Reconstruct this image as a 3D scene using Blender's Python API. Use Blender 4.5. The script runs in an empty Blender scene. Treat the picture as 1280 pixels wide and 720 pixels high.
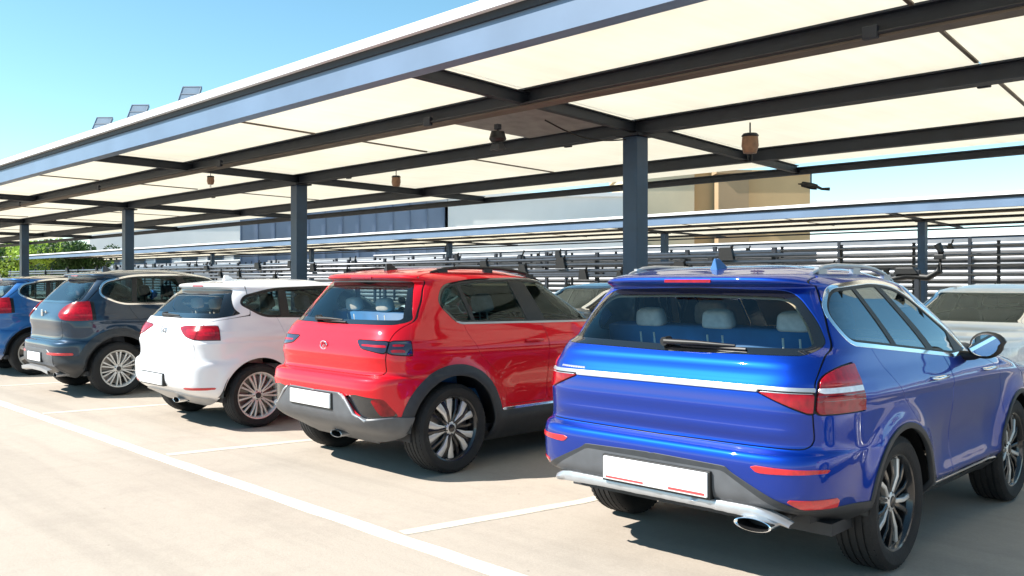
import bpy, math, random
import numpy as np
from mathutils import Vector
random.seed(7)
R = math.radians
scene = bpy.context.scene
COL = scene.collection
# ------------------------------------------------------------------ materials
def new_mat(name):
    m = bpy.data.materials.new(name); m.use_nodes = True
    nt = m.node_tree; b = nt.nodes['Principled BSDF']
    return m, nt, b
def lin(r, g, b):
    f = lambda c: ((c/255+0.055)/1.055)**2.4 if c/255 > 0.04045 else c/255/12.92
    return (f(r), f(g), f(b), 1)
def add_noise_col(nt, b, col, amt=0.15, scale=4.0, detail=6, coord='Object'):
    tc = nt.nodes.new('ShaderNodeTexCoord'); n = nt.nodes.new('ShaderNodeTexNoise')
    n.inputs['Scale'].default_value = scale; n.inputs['Detail'].default_value = detail
    nt.links.new(tc.outputs[coord], n.inputs['Vector'])
    cr = nt.nodes.new('ShaderNodeValToRGB')
    cr.color_ramp.elements[0].position = 0.3; cr.color_ramp.elements[1].position = 0.7
    cr.color_ramp.elements[0].color = tuple(c*(1-amt) for c in col[:3])+(1,)
    cr.color_ramp.elements[1].color = tuple(min(1, c*(1+amt)) for c in col[:3])+(1,)
    nt.links.new(n.outputs['Fac'], cr.inputs['Fac']); nt.links.new(cr.outputs['Color'], b.inputs['Base Color'])
    return n, cr
def simple(name, col, rough=0.5, metal=0.0, coat=0.0, noise=0.1, scale=6, rn=0.0, spec=0.5):
    m, nt, b = new_mat(name)
    b.inputs['Roughness'].default_value = rough; b.inputs['Metallic'].default_value = metal
    b.inputs['Coat Weight'].default_value = coat; b.inputs['Coat Roughness'].default_value = 0.03
    b.inputs['Specular IOR Level'].default_value = spec
    b.inputs['Base Color'].default_value = tuple(col[:3])+(1,)
    if noise: n, cr = add_noise_col(nt, b, col, noise, scale)
    if noise and rn:
        mr = nt.nodes.new('ShaderNodeMapRange'); mr.inputs['To Min'].default_value = max(0, rough-rn); mr.inputs['To Max'].default_value = rough+rn
        nt.links.new(n.outputs['Fac'], mr.inputs['Value']); nt.links.new(mr.outputs['Result'], b.inputs['Roughness'])
    return m
def bump(m, scale, strength, dist=0.01, detail=4):
    nt = m.node_tree; b = nt.nodes['Principled BSDF']
    tc = nt.nodes.new('ShaderNodeTexCoord'); n = nt.nodes.new('ShaderNodeTexNoise'); bp = nt.nodes.new('ShaderNodeBump')
    n.inputs['Scale'].default_value = scale; n.inputs['Detail'].default_value = detail
    bp.inputs['Strength'].default_value = strength; bp.inputs['Distance'].default_value = dist
    nt.links.new(tc.outputs['Object'], n.inputs['Vector']); nt.links.new(n.outputs['Fac'], bp.inputs['Height'])
    nt.links.new(bp.outputs['Normal'], b.inputs['Normal'])
def paint(name, col, metal=0.25, rough=0.38, flake=0.06):
    m, nt, b = new_mat(name)
    b.inputs['Roughness'].default_value = rough; b.inputs['Metallic'].default_value = metal
    b.inputs['Coat Weight'].default_value = 1.0; b.inputs['Coat Roughness'].default_value = 0.02; b.inputs['Coat IOR'].default_value = 1.5; b.inputs['Specular IOR Level'].default_value = 0.1
    add_noise_col(nt, b, col, flake, 900, 2)
    # faint orange peel and road dust on the clear coat
    tc = nt.nodes.new('ShaderNodeTexCoord'); n = nt.nodes.new('ShaderNodeTexNoise'); bp = nt.nodes.new('ShaderNodeBump')
    n.inputs['Scale'].default_value = 2.2; n.inputs['Detail'].default_value = 1.5
    bp.inputs['Strength'].default_value = 0.10; bp.inputs['Distance'].default_value = 0.03
    nt.links.new(tc.outputs['Object'], n.inputs['Vector']); nt.links.new(n.outputs['Fac'], bp.inputs['Height'])
    nt.links.new(bp.outputs['Normal'], b.inputs['Coat Normal'])
    return m
def glass_mat(name, tint, gloss=(0.9,0.95,1.0), ior=1.55):
    m = bpy.data.materials.new(name); m.use_nodes = True; nt = m.node_tree
    nt.nodes.remove(nt.nodes['Principled BSDF']); out = nt.nodes['Material Output']
    t = nt.nodes.new('ShaderNodeBsdfTransparent'); t.inputs['Color'].default_value = tint+(1,)
    g = nt.nodes.new('ShaderNodeBsdfGlossy'); g.inputs['Roughness'].default_value = 0.01; g.inputs['Color'].default_value = gloss+(1,)
    fr = nt.nodes.new('ShaderNodeFresnel'); fr.inputs['IOR'].default_value = ior
    mx = nt.nodes.new('ShaderNodeMixShader')
    nt.links.new(fr.outputs['Fac'], mx.inputs['Fac']); nt.links.new(t.outputs[0], mx.inputs[1]); nt.links.new(g.outputs[0], mx.inputs[2])
    nt.links.new(mx.outputs[0], out.inputs['Surface'])
    return m
M = {}
M['black'] = simple('black_plastic', (0.006,0.006,0.0065), 0.5, noise=0.2, scale=30)
M['dark_grey'] = simple('dark_grey_plastic', (0.024,0.027,0.032), 0.5, noise=0.15, scale=20)
M['grey'] = simple('grey_plastic', (0.085,0.09,0.10), 0.45, noise=0.12, scale=12)
M['silver'] = simple('silver_trim', (0.42,0.43,0.45), 0.33, metal=0.6, noise=0.05, scale=12, rn=0.06)
M['chrome'] = simple('chrome_trim', (0.85,0.86,0.88), 0.1, metal=1.0, noise=0.03, scale=12)
M['frit'] = simple('glass_border', (0.008,0.008,0.009), 0.08, coat=1, noise=0)
M['piano'] = simple('gloss_black', (0.008,0.008,0.01), 0.1, coat=1, noise=0)
M['plate'] = simple('plate_white', (0.82,0.82,0.82), 0.35, noise=0.03, scale=5)
M['plate_red'] = simple('plate_edge_red', (0.45,0.06,0.06), 0.4, noise=0.1)
M['lamp_red'] = simple('lamp_red', (0.27,0.001,0.006), 0.2, coat=0.35, spec=.3, noise=0.3, scale=26)
M['lamp_bright'] = simple('lamp_bright_red', (0.42,0.003,0.014), 0.2, coat=0.35, spec=.3, noise=0.25, scale=40)
M['lamp_dark'] = simple('lamp_smoked', (0.02,0.012,0.03), 0.06, coat=1.0, noise=0.3, scale=20)
M['lamp_clear'] = simple('lamp_clear', (0.75,0.72,0.74), 0.12, coat=1.0, noise=0.15, scale=30)
M['reflector'] = simple('reflector_red', (0.52,0.003,0.010), 0.3, coat=1.0, noise=0.2, scale=60)
M['tyre'] = simple('tyre_rubber', (0.011,0.011,0.012), 0.8, noise=0.3, scale=9); bump(M['tyre'], 60, 0.25)
M['alloy'] = simple('alloy_silver', (0.68,0.67,0.65), 0.35, metal=0.45, noise=0.06, scale=10)
M['alloy_dark'] = simple('alloy_dark', (0.02,0.02,0.023), 0.25, metal=0.3, coat=0.6, noise=0.1)
M['disc'] = simple('brake_steel', (0.25,0.24,0.23), 0.4, metal=0.9, noise=0.15)
M['lining'] = simple('interior_lining', (0.62,0.54,0.42), 0.85, noise=0.08)
M['trim_in'] = simple('interior_dark', (0.03,0.032,0.036), 0.7, noise=0.15)
M['seat'] = simple('seat_fabric', (0.55,0.52,0.47), 0.85, noise=0.12, scale=30)
M['seat_dark'] = simple('seat_fabric_dark', (0.05,0.055,0.065), 0.85, noise=0.12, scale=30)
M['sky_band_and_fin'] = simple('sky_reflection_and_fin_blue', (0.012,0.11,0.30), 0.6, noise=0.15, scale=9)  # blue imitates sky reflected in the rear glass; also colours the antenna fin
M['tan_band'] = simple('tan_reflection_band', (0.55,0.42,0.27), 0.8, noise=0.1)  # tan of the roof lining reflected in the glass, painted on a panel
M['glass'] = glass_mat('car_glass', (0.93,0.92,0.86), ior=1.42)
M['glass_blue'] = glass_mat('car_glass_tinted', (0.42,0.52,0.58), (0.75,0.9,1.0), 2.7)
M['glass_teal'] = glass_mat('car_glass_teal', (0.32,0.46,0.50), (0.8,0.95,1.0), 1.36)
M['mirror'] = simple('mirror_glass', (0.8,0.85,0.9), 0.02, metal=1.0, noise=0)
M['p_blue'] = paint('paint_blue', (0.0001,0.030,0.29), 0.78, 0.44)
M['p_red'] = paint('paint_red', (0.68,0.003,0.014), 0.3, 0.42)
M['p_white'] = paint('paint_white', (0.78,0.78,0.80), 0.0, 0.4, 0.01)
M['p_navy'] = paint('paint_navy', (0.014,0.032,0.06), 0.5, 0.4)
M['p_azure'] = paint('paint_azure', (0.02,0.11,0.32), 0.4, 0.4)
M['p_silver'] = paint('paint_silver', (0.86,0.86,0.87), 0.0, 0.38)
# ------------------------------------------------------------------ object helpers
def link(o, parent=None):
    COL.objects.link(o)
    if parent is not None: o.parent = parent
    return o
def mesh_obj(name, verts, faces, mats, parent=None, midx=None, smooth=False, normals=None, bevel=0.0, seg=2):
    me = bpy.data.meshes.new(name)
    me.from_pydata([tuple(v) for v in verts], [], faces)
    if not isinstance(mats, (list, tuple)): mats = [mats]
    for m in mats: me.materials.append(m)
    if midx is not None: me.polygons.foreach_set('material_index', midx)
    if smooth or normals is not None: me.polygons.foreach_set('use_smooth', [True]*len(me.polygons))
    me.update()
    if normals is not None: me.normals_split_custom_set_from_vertices([tuple(n) for n in normals])
    o = bpy.data.objects.new(name, me); link(o, parent)
    if bevel > 0:
        b = o.modifiers.new('bevel', 'BEVEL'); b.width = bevel; b.segments = seg; b.limit_method = 'ANGLE'; b.angle_limit = R(35)
        b.harden_normals = False
    return o
def empty(name, loc, rz=0, label=None, cat=None, group=None, kind=None):
    o = bpy.data.objects.new(name, None); link(o); o.location = loc; o.rotation_euler = (0,0,rz); o.empty_display_size = .2
    tag(o, label, cat, group, kind); return o
def tag(o, label=None, cat=None, group=None, kind=None):
    if label: o['label'] = label
    if cat: o['category'] = cat
    if group: o['group'] = group
    if kind: o['kind'] = kind
    return o
class MB:
    """collects shapes of ONE part"""
    def __init__(s): s.v=[]; s.f=[]; s.m=[]
    def add(s, v, f, mi=0):
        k=len(s.v); s.v += [tuple(p) for p in v]; s.f += [tuple(i+k for i in q) for q in f]; s.m += [mi]*len(f); return s
    def box(s, x0,x1,y0,y1,z0,z1, mi=0, top=None, sk=0.0, y_ref=0.0):
        # top=(dx0,dx1,dy0,dy1) insets of the top face
        t = top or (0,0,0,0)
        v=[(x0,y0,z0),(x1,y0,z0),(x1,y1,z0),(x0,y1,z0),(x0+t[0],y0+t[2],z1),(x1-t[1],y0+t[2],z1),(x1-t[1],y1-t[3],z1),(x0+t[0],y1-t[3],z1)]
        if sk: v=[(p[0]+sk*(p[1]-y_ref),p[1],p[2]) for p in v]
        return s.add(v,[(0,3,2,1),(4,5,6,7),(0,1,5,4),(1,2,6,5),(2,3,7,6),(3,0,4,7)],mi)
    def tube(s, pts, r, n=8, mi=0, cap=True, ry=None):
        pts=[Vector(p) for p in pts]; k=len(s.v); rs = r if isinstance(r,(list,tuple)) else [r]*len(pts)
        up=Vector((0,0,1))
        for i,p in enumerate(pts):
            a=pts[max(0,i-1)]; b=pts[min(len(pts)-1,i+1)]; d=(b-a).normalized()
            u=up if abs(d.z)<.95 else Vector((1,0,0))
            e1=d.cross(u).normalized(); e2=e1.cross(d).normalized()
            for j in range(n):
                t=2*math.pi*j/n; q=p+e1*math.cos(t)*rs[i]+e2*math.sin(t)*rs[i]*(ry or 1); s.v.append(tuple(q))
        for i in range(len(pts)-1):
            for j in range(n):
                a=k+i*n+j; b=k+i*n+(j+1)%n; s.f.append((a,b,b+n,a+n)); s.m.append(mi)
        if cap:
            s.f.append(tuple(k+j for j in range(n))[::-1]); s.m.append(mi)
            q=k+(len(pts)-1)*n; s.f.append(tuple(q+j for j in range(n))); s.m.append(mi)
        return s
    def lathe(s, prof, n=32, axis='x', c=(0,0,0), mi=0, a0=0, a1=2*math.pi, mis=None):
        k=len(s.v); closed=abs(a1-a0-2*math.pi)<1e-6; nn=n if closed else n+1
        for j in range(nn):
            t=a0+(a1-a0)*j/n; ca,sa=math.cos(t),math.sin(t)
            for (h,r) in prof:
                if axis=='x': p=(h,r*ca,r*sa)
                elif axis=='y': p=(r*ca,h,r*sa)
                else: p=(r*ca,r*sa,h)
                s.v.append((p[0]+c[0],p[1]+c[1],p[2]+c[2]))
        m=len(prof)
        for j in range(n):
            j2=(j+1)%nn
            for i in range(m-1):
                s.f.append((k+j*m+i,k+j2*m+i,k+j2*m+i+1,k+j*m+i+1)); s.m.append(mis[i] if mis else mi)
        return s
    def build(s, name, mats, parent=None, smooth=False, bevel=0.0, seg=2, angle=None):
        o=mesh_obj(name,s.v,s.f,mats,parent,s.m,smooth,None,bevel,seg)
        if smooth and angle is not None:
            try:
                o.data.set_sharp_from_angle(angle=R(angle))
            except Exception: pass
        return o
def subsurf(o, lv=2):
    m=o.modifiers.new('sub','SUBSURF'); m.levels=lv; m.render_levels=lv
    o.data.polygons.foreach_set('use_smooth',[True]*len(o.data.polygons)); return o
# ------------------------------------------------------------------ car surface: loft, then cut into panels
def pchip(xs, Y, xq):
    xs=np.asarray(xs,float); Y=np.asarray(Y,float); h=np.diff(xs)[:,None]; d=np.diff(Y,axis=0)/h
    m=np.zeros_like(Y)
    w1=2*h[1:]+h[:-1]; w2=h[1:]+2*h[:-1]
    with np.errstate(divide='ignore',invalid='ignore'):
        mm=(w1+w2)/(w1/d[:-1]+w2/d[1:])
    mm[(d[:-1]*d[1:]<=0)|~np.isfinite(mm)]=0
    m[1:-1]=mm; m[0]=d[0]; m[-1]=d[-1]
    i=np.clip(np.searchsorted(xs,xq,side='right')-1,0,len(xs)-2)
    t=((xq-xs[i])/h[i,0])[:,None]; hh=h[i]
    return (2*t**3-3*t**2+1)*Y[i]+(t**3-2*t**2+t)*hh*m[i]+(-2*t**3+3*t**2)*Y[i+1]+(t**3-t**2)*hh*m[i+1]
def quarter(w, a, n, N):
    t=np.linspace(0,math.pi/2,260); ph=np.arctan2(np.sin(t)*w,np.cos(t)*a)
    c,s_=np.cos(ph)/a,np.sin(ph)/w
    r=(np.abs(c)**n+np.abs(s_)**n)**(-1/n); x=r*np.sin(ph); y=r*np.cos(ph)
    L=np.concatenate([[0],np.cumsum(np.hypot(np.diff(x),np.diff(y)))]); q=np.linspace(0,L[-1],N)
    return np.interp(q,L,x),np.interp(q,L,y)
def fillet(poly, r, n=6):
    out=[]; P=[np.array(p[:2],float) for p in poly]; k=len(P)
    for i in range(k):
        p=P[i]; a=P[i-1]; b=P[(i+1)%k]; rr=poly[i][2] if len(poly[i])>2 else r
        if rr<=0: out.append(tuple(p)); continue
        la=np.linalg.norm(a-p); lb=np.linalg.norm(b-p); q=min(rr,.48*la,.48*lb)
        s=p+(a-p)/la*q; e=p+(b-p)/lb*q
        for j in range(n+1):
            t=j/n; out.append(tuple((1-t)**2*s+2*t*(1-t)*p+t*t*e))
    return out
def sdf(poly, X, Z):
    P=np.array(poly); d=np.full(len(X),1e9); ins=np.zeros(len(X),bool)
    for i in range(len(P)):
        a=P[i-1]; b=P[i]; e=b-a; L=e@e+1e-12
        t=np.clip(((X-a[0])*e[0]+(Z-a[1])*e[1])/L,0,1)
        dd=np.hypot(X-a[0]-t*e[0],Z-a[1]-t*e[1]); d=np.minimum(d,dd)
        c=((a[1]>Z)!=(b[1]>Z))
        if abs(e[1])>1e-12: ins^=c&(X<a[0]+(Z-a[1])*e[0]/e[1])
    return np.where(ins,-d,d)
class Surf:
    def __init__(s, rows, NR=110, NF=50, ds=0.022, sculpt=None):
        A=np.array(rows,float)   # z yr yf w nr nf
        mv=np.maximum.reduce([np.hypot(np.diff(A[:,0]),np.diff(A[:,1])),np.hypot(np.diff(A[:,0]),np.diff(A[:,3])),0.35*np.hypot(np.diff(A[:,0]),np.diff(A[:,2]))])
        p=np.concatenate([[0],np.cumsum(mv+1e-4)])
        Q=pchip(p,A,np.linspace(0,p[-1],int(p[-1]/ds)+2))
        rings=[]
        for z,yr,yf,w,nr,nf in Q:
            w=max(w,.004); mid=(yr+yf)/2; 
            xr,yr_=quarter(w,mid-yr,nr,NR); xf,yf_=quarter(w,yf-mid,nf,NF)
            X=np.concatenate([xr,xf[::-1][1:]]); Y=np.concatenate([mid-yr_,(mid+yf_)[::-1][1:]])
            X=np.concatenate([X,-X[::-1][1:-1]]); Y=np.concatenate([Y,Y[::-1][1:-1]])
            rings.append(np.stack([X,Y,np.full_like(X,z)],1))
        G=np.array(rings); ns,nr_=G.shape[:2]
        if sculpt is not None: G=sculpt(G.reshape(-1,3).copy()).reshape(ns,nr_,3)
        idx=np.arange(ns*nr_).reshape(ns,nr_)
        a=idx[:-1]; b=np.roll(idx,-1,1)[:-1]; c=np.roll(idx,-1,1)[1:]; d=idx[1:]
        F=np.stack([a,b,c,d],-1).reshape(-1,4)
        V=G.reshape(-1,3)
        fn=np.cross(V[F[:,2]]-V[F[:,0]],V[F[:,3]]-V[F[:,1]])
        N=np.zeros_like(V)
        for k in range(4): np.add.at(N,F[:,k],fn)
        N/=np.linalg.norm(N,axis=1,keepdims=True)+1e-12
        s.V=[tuple(v) for v in V]; s.N=[tuple(v) for v in N]
        s.F=[tuple(map(int,f)) for f in F]; s.T=['body']*len(s.F)
        s.F.append(tuple(int(i) for i in idx[-1])); s.T.append('body')
    def cut(s, f, level, src, neg=None):
        """f: list of per-vertex values (extended in place). faces of src with f<level get tag neg"""
        V,N=s.V,s.N; new=[];newT=[]; cache={}
        fa=f
        for fc,tg in zip(s.F,s.T):
            if tg not in src: new.append(fc); newT.append(tg); continue
            vals=[fa[i]-level for i in fc]
            mx=max(vals); mn=min(vals)
            if mn>=0: new.append(fc); newT.append(tg); continue
            if mx<0: new.append(fc); newT.append(neg or tg); continue
            pos=[];ng=[]; n=len(fc)
            for k in range(n):
                a=fc[k]; b=fc[(k+1)%n]; va=vals[k]; vb=vals[(k+1)%n]
                (pos if va>=0 else ng).append(a)
                if (va>=0)!=(vb>=0):
                    key=(a,b) if a<b else (b,a)
                    m=cache.get(key)
                    if m is None:
                        A,B=(a,b) if a<b else (b,a); wa=fa[A]-level; wb=fa[B]-level
                        t=wa/(wa-wb); t=min(.999,max(.001,t))
                        V.append(tuple(V[A][q]*(1-t)+V[B][q]*t for q in range(3)))
                        nn=[N[A][q]*(1-t)+N[B][q]*t for q in range(3)]; l=math.sqrt(sum(q*q for q in nn)) or 1
                        N.append((nn[0]/l,nn[1]/l,nn[2]/l)); fa.append(level)
                        m=len(V)-1; cache[key]=m
                    pos.append(m); ng.append(m)
            if len(pos)>2: new.append(tuple(pos)); newT.append(tg)
            if len(ng)>2: new.append(tuple(ng)); newT.append(neg or tg)
        s.F,s.T=new,newT
    def field(s, fn):
        A=np.array(s.V); return list(fn(A[:,0],A[:,1],A[:,2]))
    def region(s, fn, neg, src=('body',), level=0.0):
        s.cut(s.field(fn),level,set(src),neg)
    def panel(s, fn, neg, src=('body',), gap=0.006):
        f=s.field(fn); s.cut(f,gap/2,set(src),'gap'+neg); s.cut(f,-gap/2,{'gap'+neg},neg)
        s.T=['gap' if t=='gap'+neg else t for t in s.T]
    def extract(s, tags, name, mats, parent, off=0.0, rim=0.012, side=0, pred=None, mi=None, edge=None):
        tags=set(tags) if not isinstance(tags,str) else {tags}
        V,N=s.V,s.N
        fs=[(fc,t) for fc,t in zip(s.F,s.T) if t in tags and (not side or V[fc[0]][0]*side>0 or (abs(V[fc[0]][0])<1e-9 and V[fc[2]][0]*side>0))]
        if pred: fs=[q for q in fs if pred(*[sum(V[i][k] for i in q[0])/len(q[0]) for k in range(3)])]
        if not fs: return None
        mp={}; v=[];n=[];F=[];midx=[]
        def g(i):
            k=mp.get(i)
            if k is None:
                P,Q=V[i],N[i]; k=len(v); mp[i]=k; v.append((P[0]+Q[0]*off,P[1]+Q[1]*off,P[2]+Q[2]*off)); n.append(Q)
            return k
        ed={}
        for fc,t in fs:
            q=tuple(g(i) for i in fc); F.append(q); midx.append(mi[t] if mi else 0)
            for k in range(len(q)):
                e=(q[k],q[(k+1)%len(q)]); r_=(e[1],e[0])
                if r_ in ed: del ed[r_]
                else: ed[e]=midx[-1]
        if rim:
            for (a,b),m_ in ed.items():
                A,B=np.array(v[a]),np.array(v[b]); na,nb=np.array(n[a]),np.array(n[b])
                e=B-A; pn=np.cross(e,na); l=np.linalg.norm(pn)
                if l<1e-9: continue
                pn/=l; 
                r=min(.0035,rim*.3)   # small rounded lip, then straight in
                k=len(v)
                h1=na*.75+pn*.66; h2=nb*.75+pn*.66
                v+= [tuple(A),tuple(B),tuple(B-nb*r+pn*r*.45),tuple(A-na*r+pn*r*.45),tuple(B-nb*rim+pn*r*.45),tuple(A-na*rim+pn*r*.45)]
                n+= [tuple(na),tuple(nb),tuple(h2),tuple(h1),tuple(pn),tuple(pn)]
                F+= [(a if False else k+0,k+3,k+2,k+1),(k+3,k+5,k+4,k+2)]; midx+=[m_,m_]
        return mesh_obj(name,v,F,mats,parent,midx,normals=n)
def side_poly(poly, xmin=.35):
    return lambda x,y,z: np.maximum(sdf(poly,y,z), xmin-np.abs(x))
def rear_poly(poly, ymax=1.2, absx=True):
    return lambda x,y,z: np.maximum(sdf(poly,np.abs(x) if absx else x,z), y-ymax)
def sym(half):   # half outline with x>=0 from top centre to bottom centre -> full closed
    return [tuple(p) for p in half]+[tuple([-p[0]]+list(p[1:])) for p in half[::-1] if abs(p[0])>1e-6]
# ------------------------------------------------------------------ wheels
def wheel_meshes(style, Ro, Rr, wd, col='alloy'):
    """axis x, outer face towards +x. returns object prototypes data (tyre, rim, disc)"""
    h=wd/2
    t=MB(); prof=[(-h*.78,Rr-.012),(-h*.98,Rr+.02),(-h*1.02,(Rr+Ro)/2),(-h*.93,Ro-.02),(-h*.78,Ro-.004)]
    g=[-.55,-.18,.18,.55]; 
    for c in g: prof+=[(h*c-.006,Ro),(h*c-.005,Ro-.008),(h*c+.005,Ro-.008),(h*c+.006,Ro)]
    prof+=[(h*.78,Ro-.004),(h*.93,Ro-.02),(h*1.03,(Rr+Ro)/2+.01),(h*1.02,(Rr+Ro)/2-.004),(h*.98,Rr+.022),(h*.94,Rr+.004),(h*.80,Rr-.012)]
    t.lathe(prof,72)
    # shoulder tread blocks
    for j in range(60):
        a=2*math.pi*j/60; 
        for sx in (-1,1):
            c,s_=math.cos(a),math.sin(a); c2,s2=math.cos(a+.05),math.sin(a+.05)
            x0,x1=sx*h*.58,sx*h*.86; r0,r1=Ro+.0015,Ro-.011
            v=[(x0,r0*c,r0*s_),(x0,r0*c2,r0*s2),(x1,(r1+.004)*c2,(r1+.004)*s2),(x1,(r1+.004)*c,(r1+.004)*s_)]
            w_=[(p[0],p[1]*.96,p[2]*.96) for p in v]
            t.add(v+w_,[(0,1,2,3),(0,4,5,1),(1,5,6,2),(2,6,7,3),(3,7,4,0)])
    out={}
    out['tyre']=t
    r=MB(); lip=h*.86
    r.lathe([(-h*.8,Rr-.005),(-h*.5,Rr-.03),(h*.5,Rr-.035),(lip-.02,Rr-.028),(lip-.004,Rr-.016),(lip,Rr-.006),(lip-.002,Rr+.006),(lip-.02,Rr+.008)],64,mi=1 if style in('star','twin') else 0)
    dk=1
    fx=lip-.018
    def spoke(a, w0, w1, r0=.04, r1=None, d0=.0, d1=-.006, mi=0, th=.035, skew=0.0, back=True):
        r1=r1 or Rr-.018
        pts=[]
        for (rr,ww,dd,sk) in ((r0,w0,-.012,0),((r0+r1)/2,(w0*.45+w1*.55)*.9,.004,skew*.5),(r1,w1,d1,skew)):
            ca,sa=math.cos(a+sk),math.sin(a+sk)
            for s_,dx in ((-1,-.005),(-.62,.0),(.62,.0),(1,-.005)):
                pts.append((fx+dd+dx,rr*ca-s_*ww/2*sa,rr*sa+s_*ww/2*ca))
            for s_ in (1,-1):
                pts.append((fx+dd-th,rr*ca-s_*ww*.36*sa,rr*sa+s_*ww*.36*ca))
        f=[]
        for k in range(2):
            o=k*6
            for i in range(6): f.append((o+i,o+(i+1)%6,o+6+(i+1)%6,o+6+i))
        r.add(pts,f,mi)
    if style=='multi':      # ten thin pairs, bright silver
        for k in range(10):
            a=2*math.pi*k/10
            spoke(a-.09,.018,.024,.05,skew=-.035); spoke(a+.09,.018,.024,.05,skew=.035)
    elif style=='twin':     # five flared twin spokes, bright faces with black between
        for k in range(5):
            a=2*math.pi*k/5+math.pi/2
            spoke(a-.11,.024,.062,.045,skew=-.16); spoke(a+.11,.024,.062,.045,skew=.16)
            spoke(a,.05,.055,.04,th=.03,mi=1,d1=-.02)
        for k in range(5):
            a=2*math.pi*(k+.5)/5+math.pi/2
            spoke(a,.02,.03,.05,mi=1,d1=-.02)
    elif style=='star':     # dark wheel, slim machined blades
        for k in range(5):
            a=2*math.pi*k/5+.3
            spoke(a-.10,.032,.034,.045,mi=1,skew=-.06); spoke(a+.13,.026,.030,.045,mi=0,skew=.10)
            spoke(a+.63,.022,.024,.05,mi=1)
    else:
        for k in range(7): spoke(2*math.pi*k/7,.05,.06,.04)
    r.lathe([(fx-.05,.001),(fx-.05,.062),(fx-.022,.064),(fx-.010,.05),(fx-.006,.032)],28,mi=0)
    r.lathe([(fx-.006,.032),(fx-.001,.030),(fx+.001,.02),(fx+.001,.0005)],20,mi=1)
    for k in range(5):
        a=2*math.pi*(k+.5)/5; c=(fx-.02,.047*math.cos(a),.047*math.sin(a))
        r.lathe([(0,.007),(.012,.007),(.013,.0005)],8,c=c,mi=1)
    out['rim']=r
    d=MB(); d.lathe([(.0,.05),(.0,Rr-.05),(.014,Rr-.05),(.014,.085),(.035,.08),(.035,.001)],40)
    d.lathe([(-.09,Rr-.012),(-.09,.001)],32,mi=1)
    d.box(-.012,.03,-.06,.06,Rr-.115,Rr-.04,mi=1)
    out['disc']=d
    return out
_wcache={}
def add_wheel(parent, x, y, Ro, style, Rr, wd, mats, side):
    key=(style,Ro,Rr,wd,mats)
    w=bpy.data.objects.new('wheel',None); link(w,parent); w.location=(x,y,Ro); w.rotation_euler=(random.uniform(0,6) if side>0 else random.uniform(0,6),0,0)
    if side<0: w.rotation_euler=(random.uniform(0,6),0,math.pi)
    if key not in _wcache:
        P=wheel_meshes(style,Ro,Rr,wd)
        o1=P['tyre'].build('tyre',M['tyre'],w,smooth=True,angle=35)
        o2=P['rim'].build('rim',[M[mats[0]],M[mats[1]]],w,smooth=True,angle=30)
        o3=P['disc'].build('brake_disc',[M['disc'],M['black']],w,smooth=True,angle=40)
        _wcache[key]=(o1.data,o2.data,o3.data)
    else:
        for n,d in zip(('tyre','rim','brake_disc'),_wcache[key]): link(bpy.data.objects.new(n,d),w)
    return w
# ------------------------------------------------------------------ soft shapes for seats
def soft_box(mb, c, d, rot=0.0, mi=0):
    """box c centre d size, tilted by rot about x"""
    ca,sa=math.cos(rot),math.sin(rot); v=[]
    for z in (-1,1):
        for (x,y) in ((-1,-1),(1,-1),(1,1),(-1,1)):
            X,Y,Z=x*d[0]/2,y*d[1]/2,z*d[2]/2
            v.append((c[0]+X,c[1]+Y*ca-Z*sa,c[2]+Y*sa+Z*ca))
    mb.add(v,[(0,3,2,1),(4,5,6,7),(0,1,5,4),(1,2,6,5),(2,3,7,6),(3,0,4,7)],mi)
def puff(mb,c,d,rot=0.0,e=.45,n=14,mi=0):
    ca,sa=math.cos(rot),math.sin(rot); k=len(mb.v); P=lambda t,p: math.copysign(abs(t)**p,t)
    for i in range(n+1):
        a=-math.pi/2+math.pi*i/n
        for j in range(2*n):
            b=math.pi*j/n; X=P(math.cos(a),e)*P(math.cos(b),e)*d[0]/2; Y=P(math.cos(a),e)*P(math.sin(b),.8)*d[1]/2; Z=P(math.sin(a),e)*d[2]/2
            mb.v.append((c[0]+X*(1-.12*Z/d[2]*2),c[1]+Y*ca-Z*sa,c[2]+Y*sa+Z*ca))
    for i in range(n):
        for j in range(2*n):
            q=k+i*2*n; j2=(j+1)%(2*n); mb.f.append((q+j,q+j2,q+2*n+j2,q+2*n+j)); mb.m.append(mi)
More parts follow.
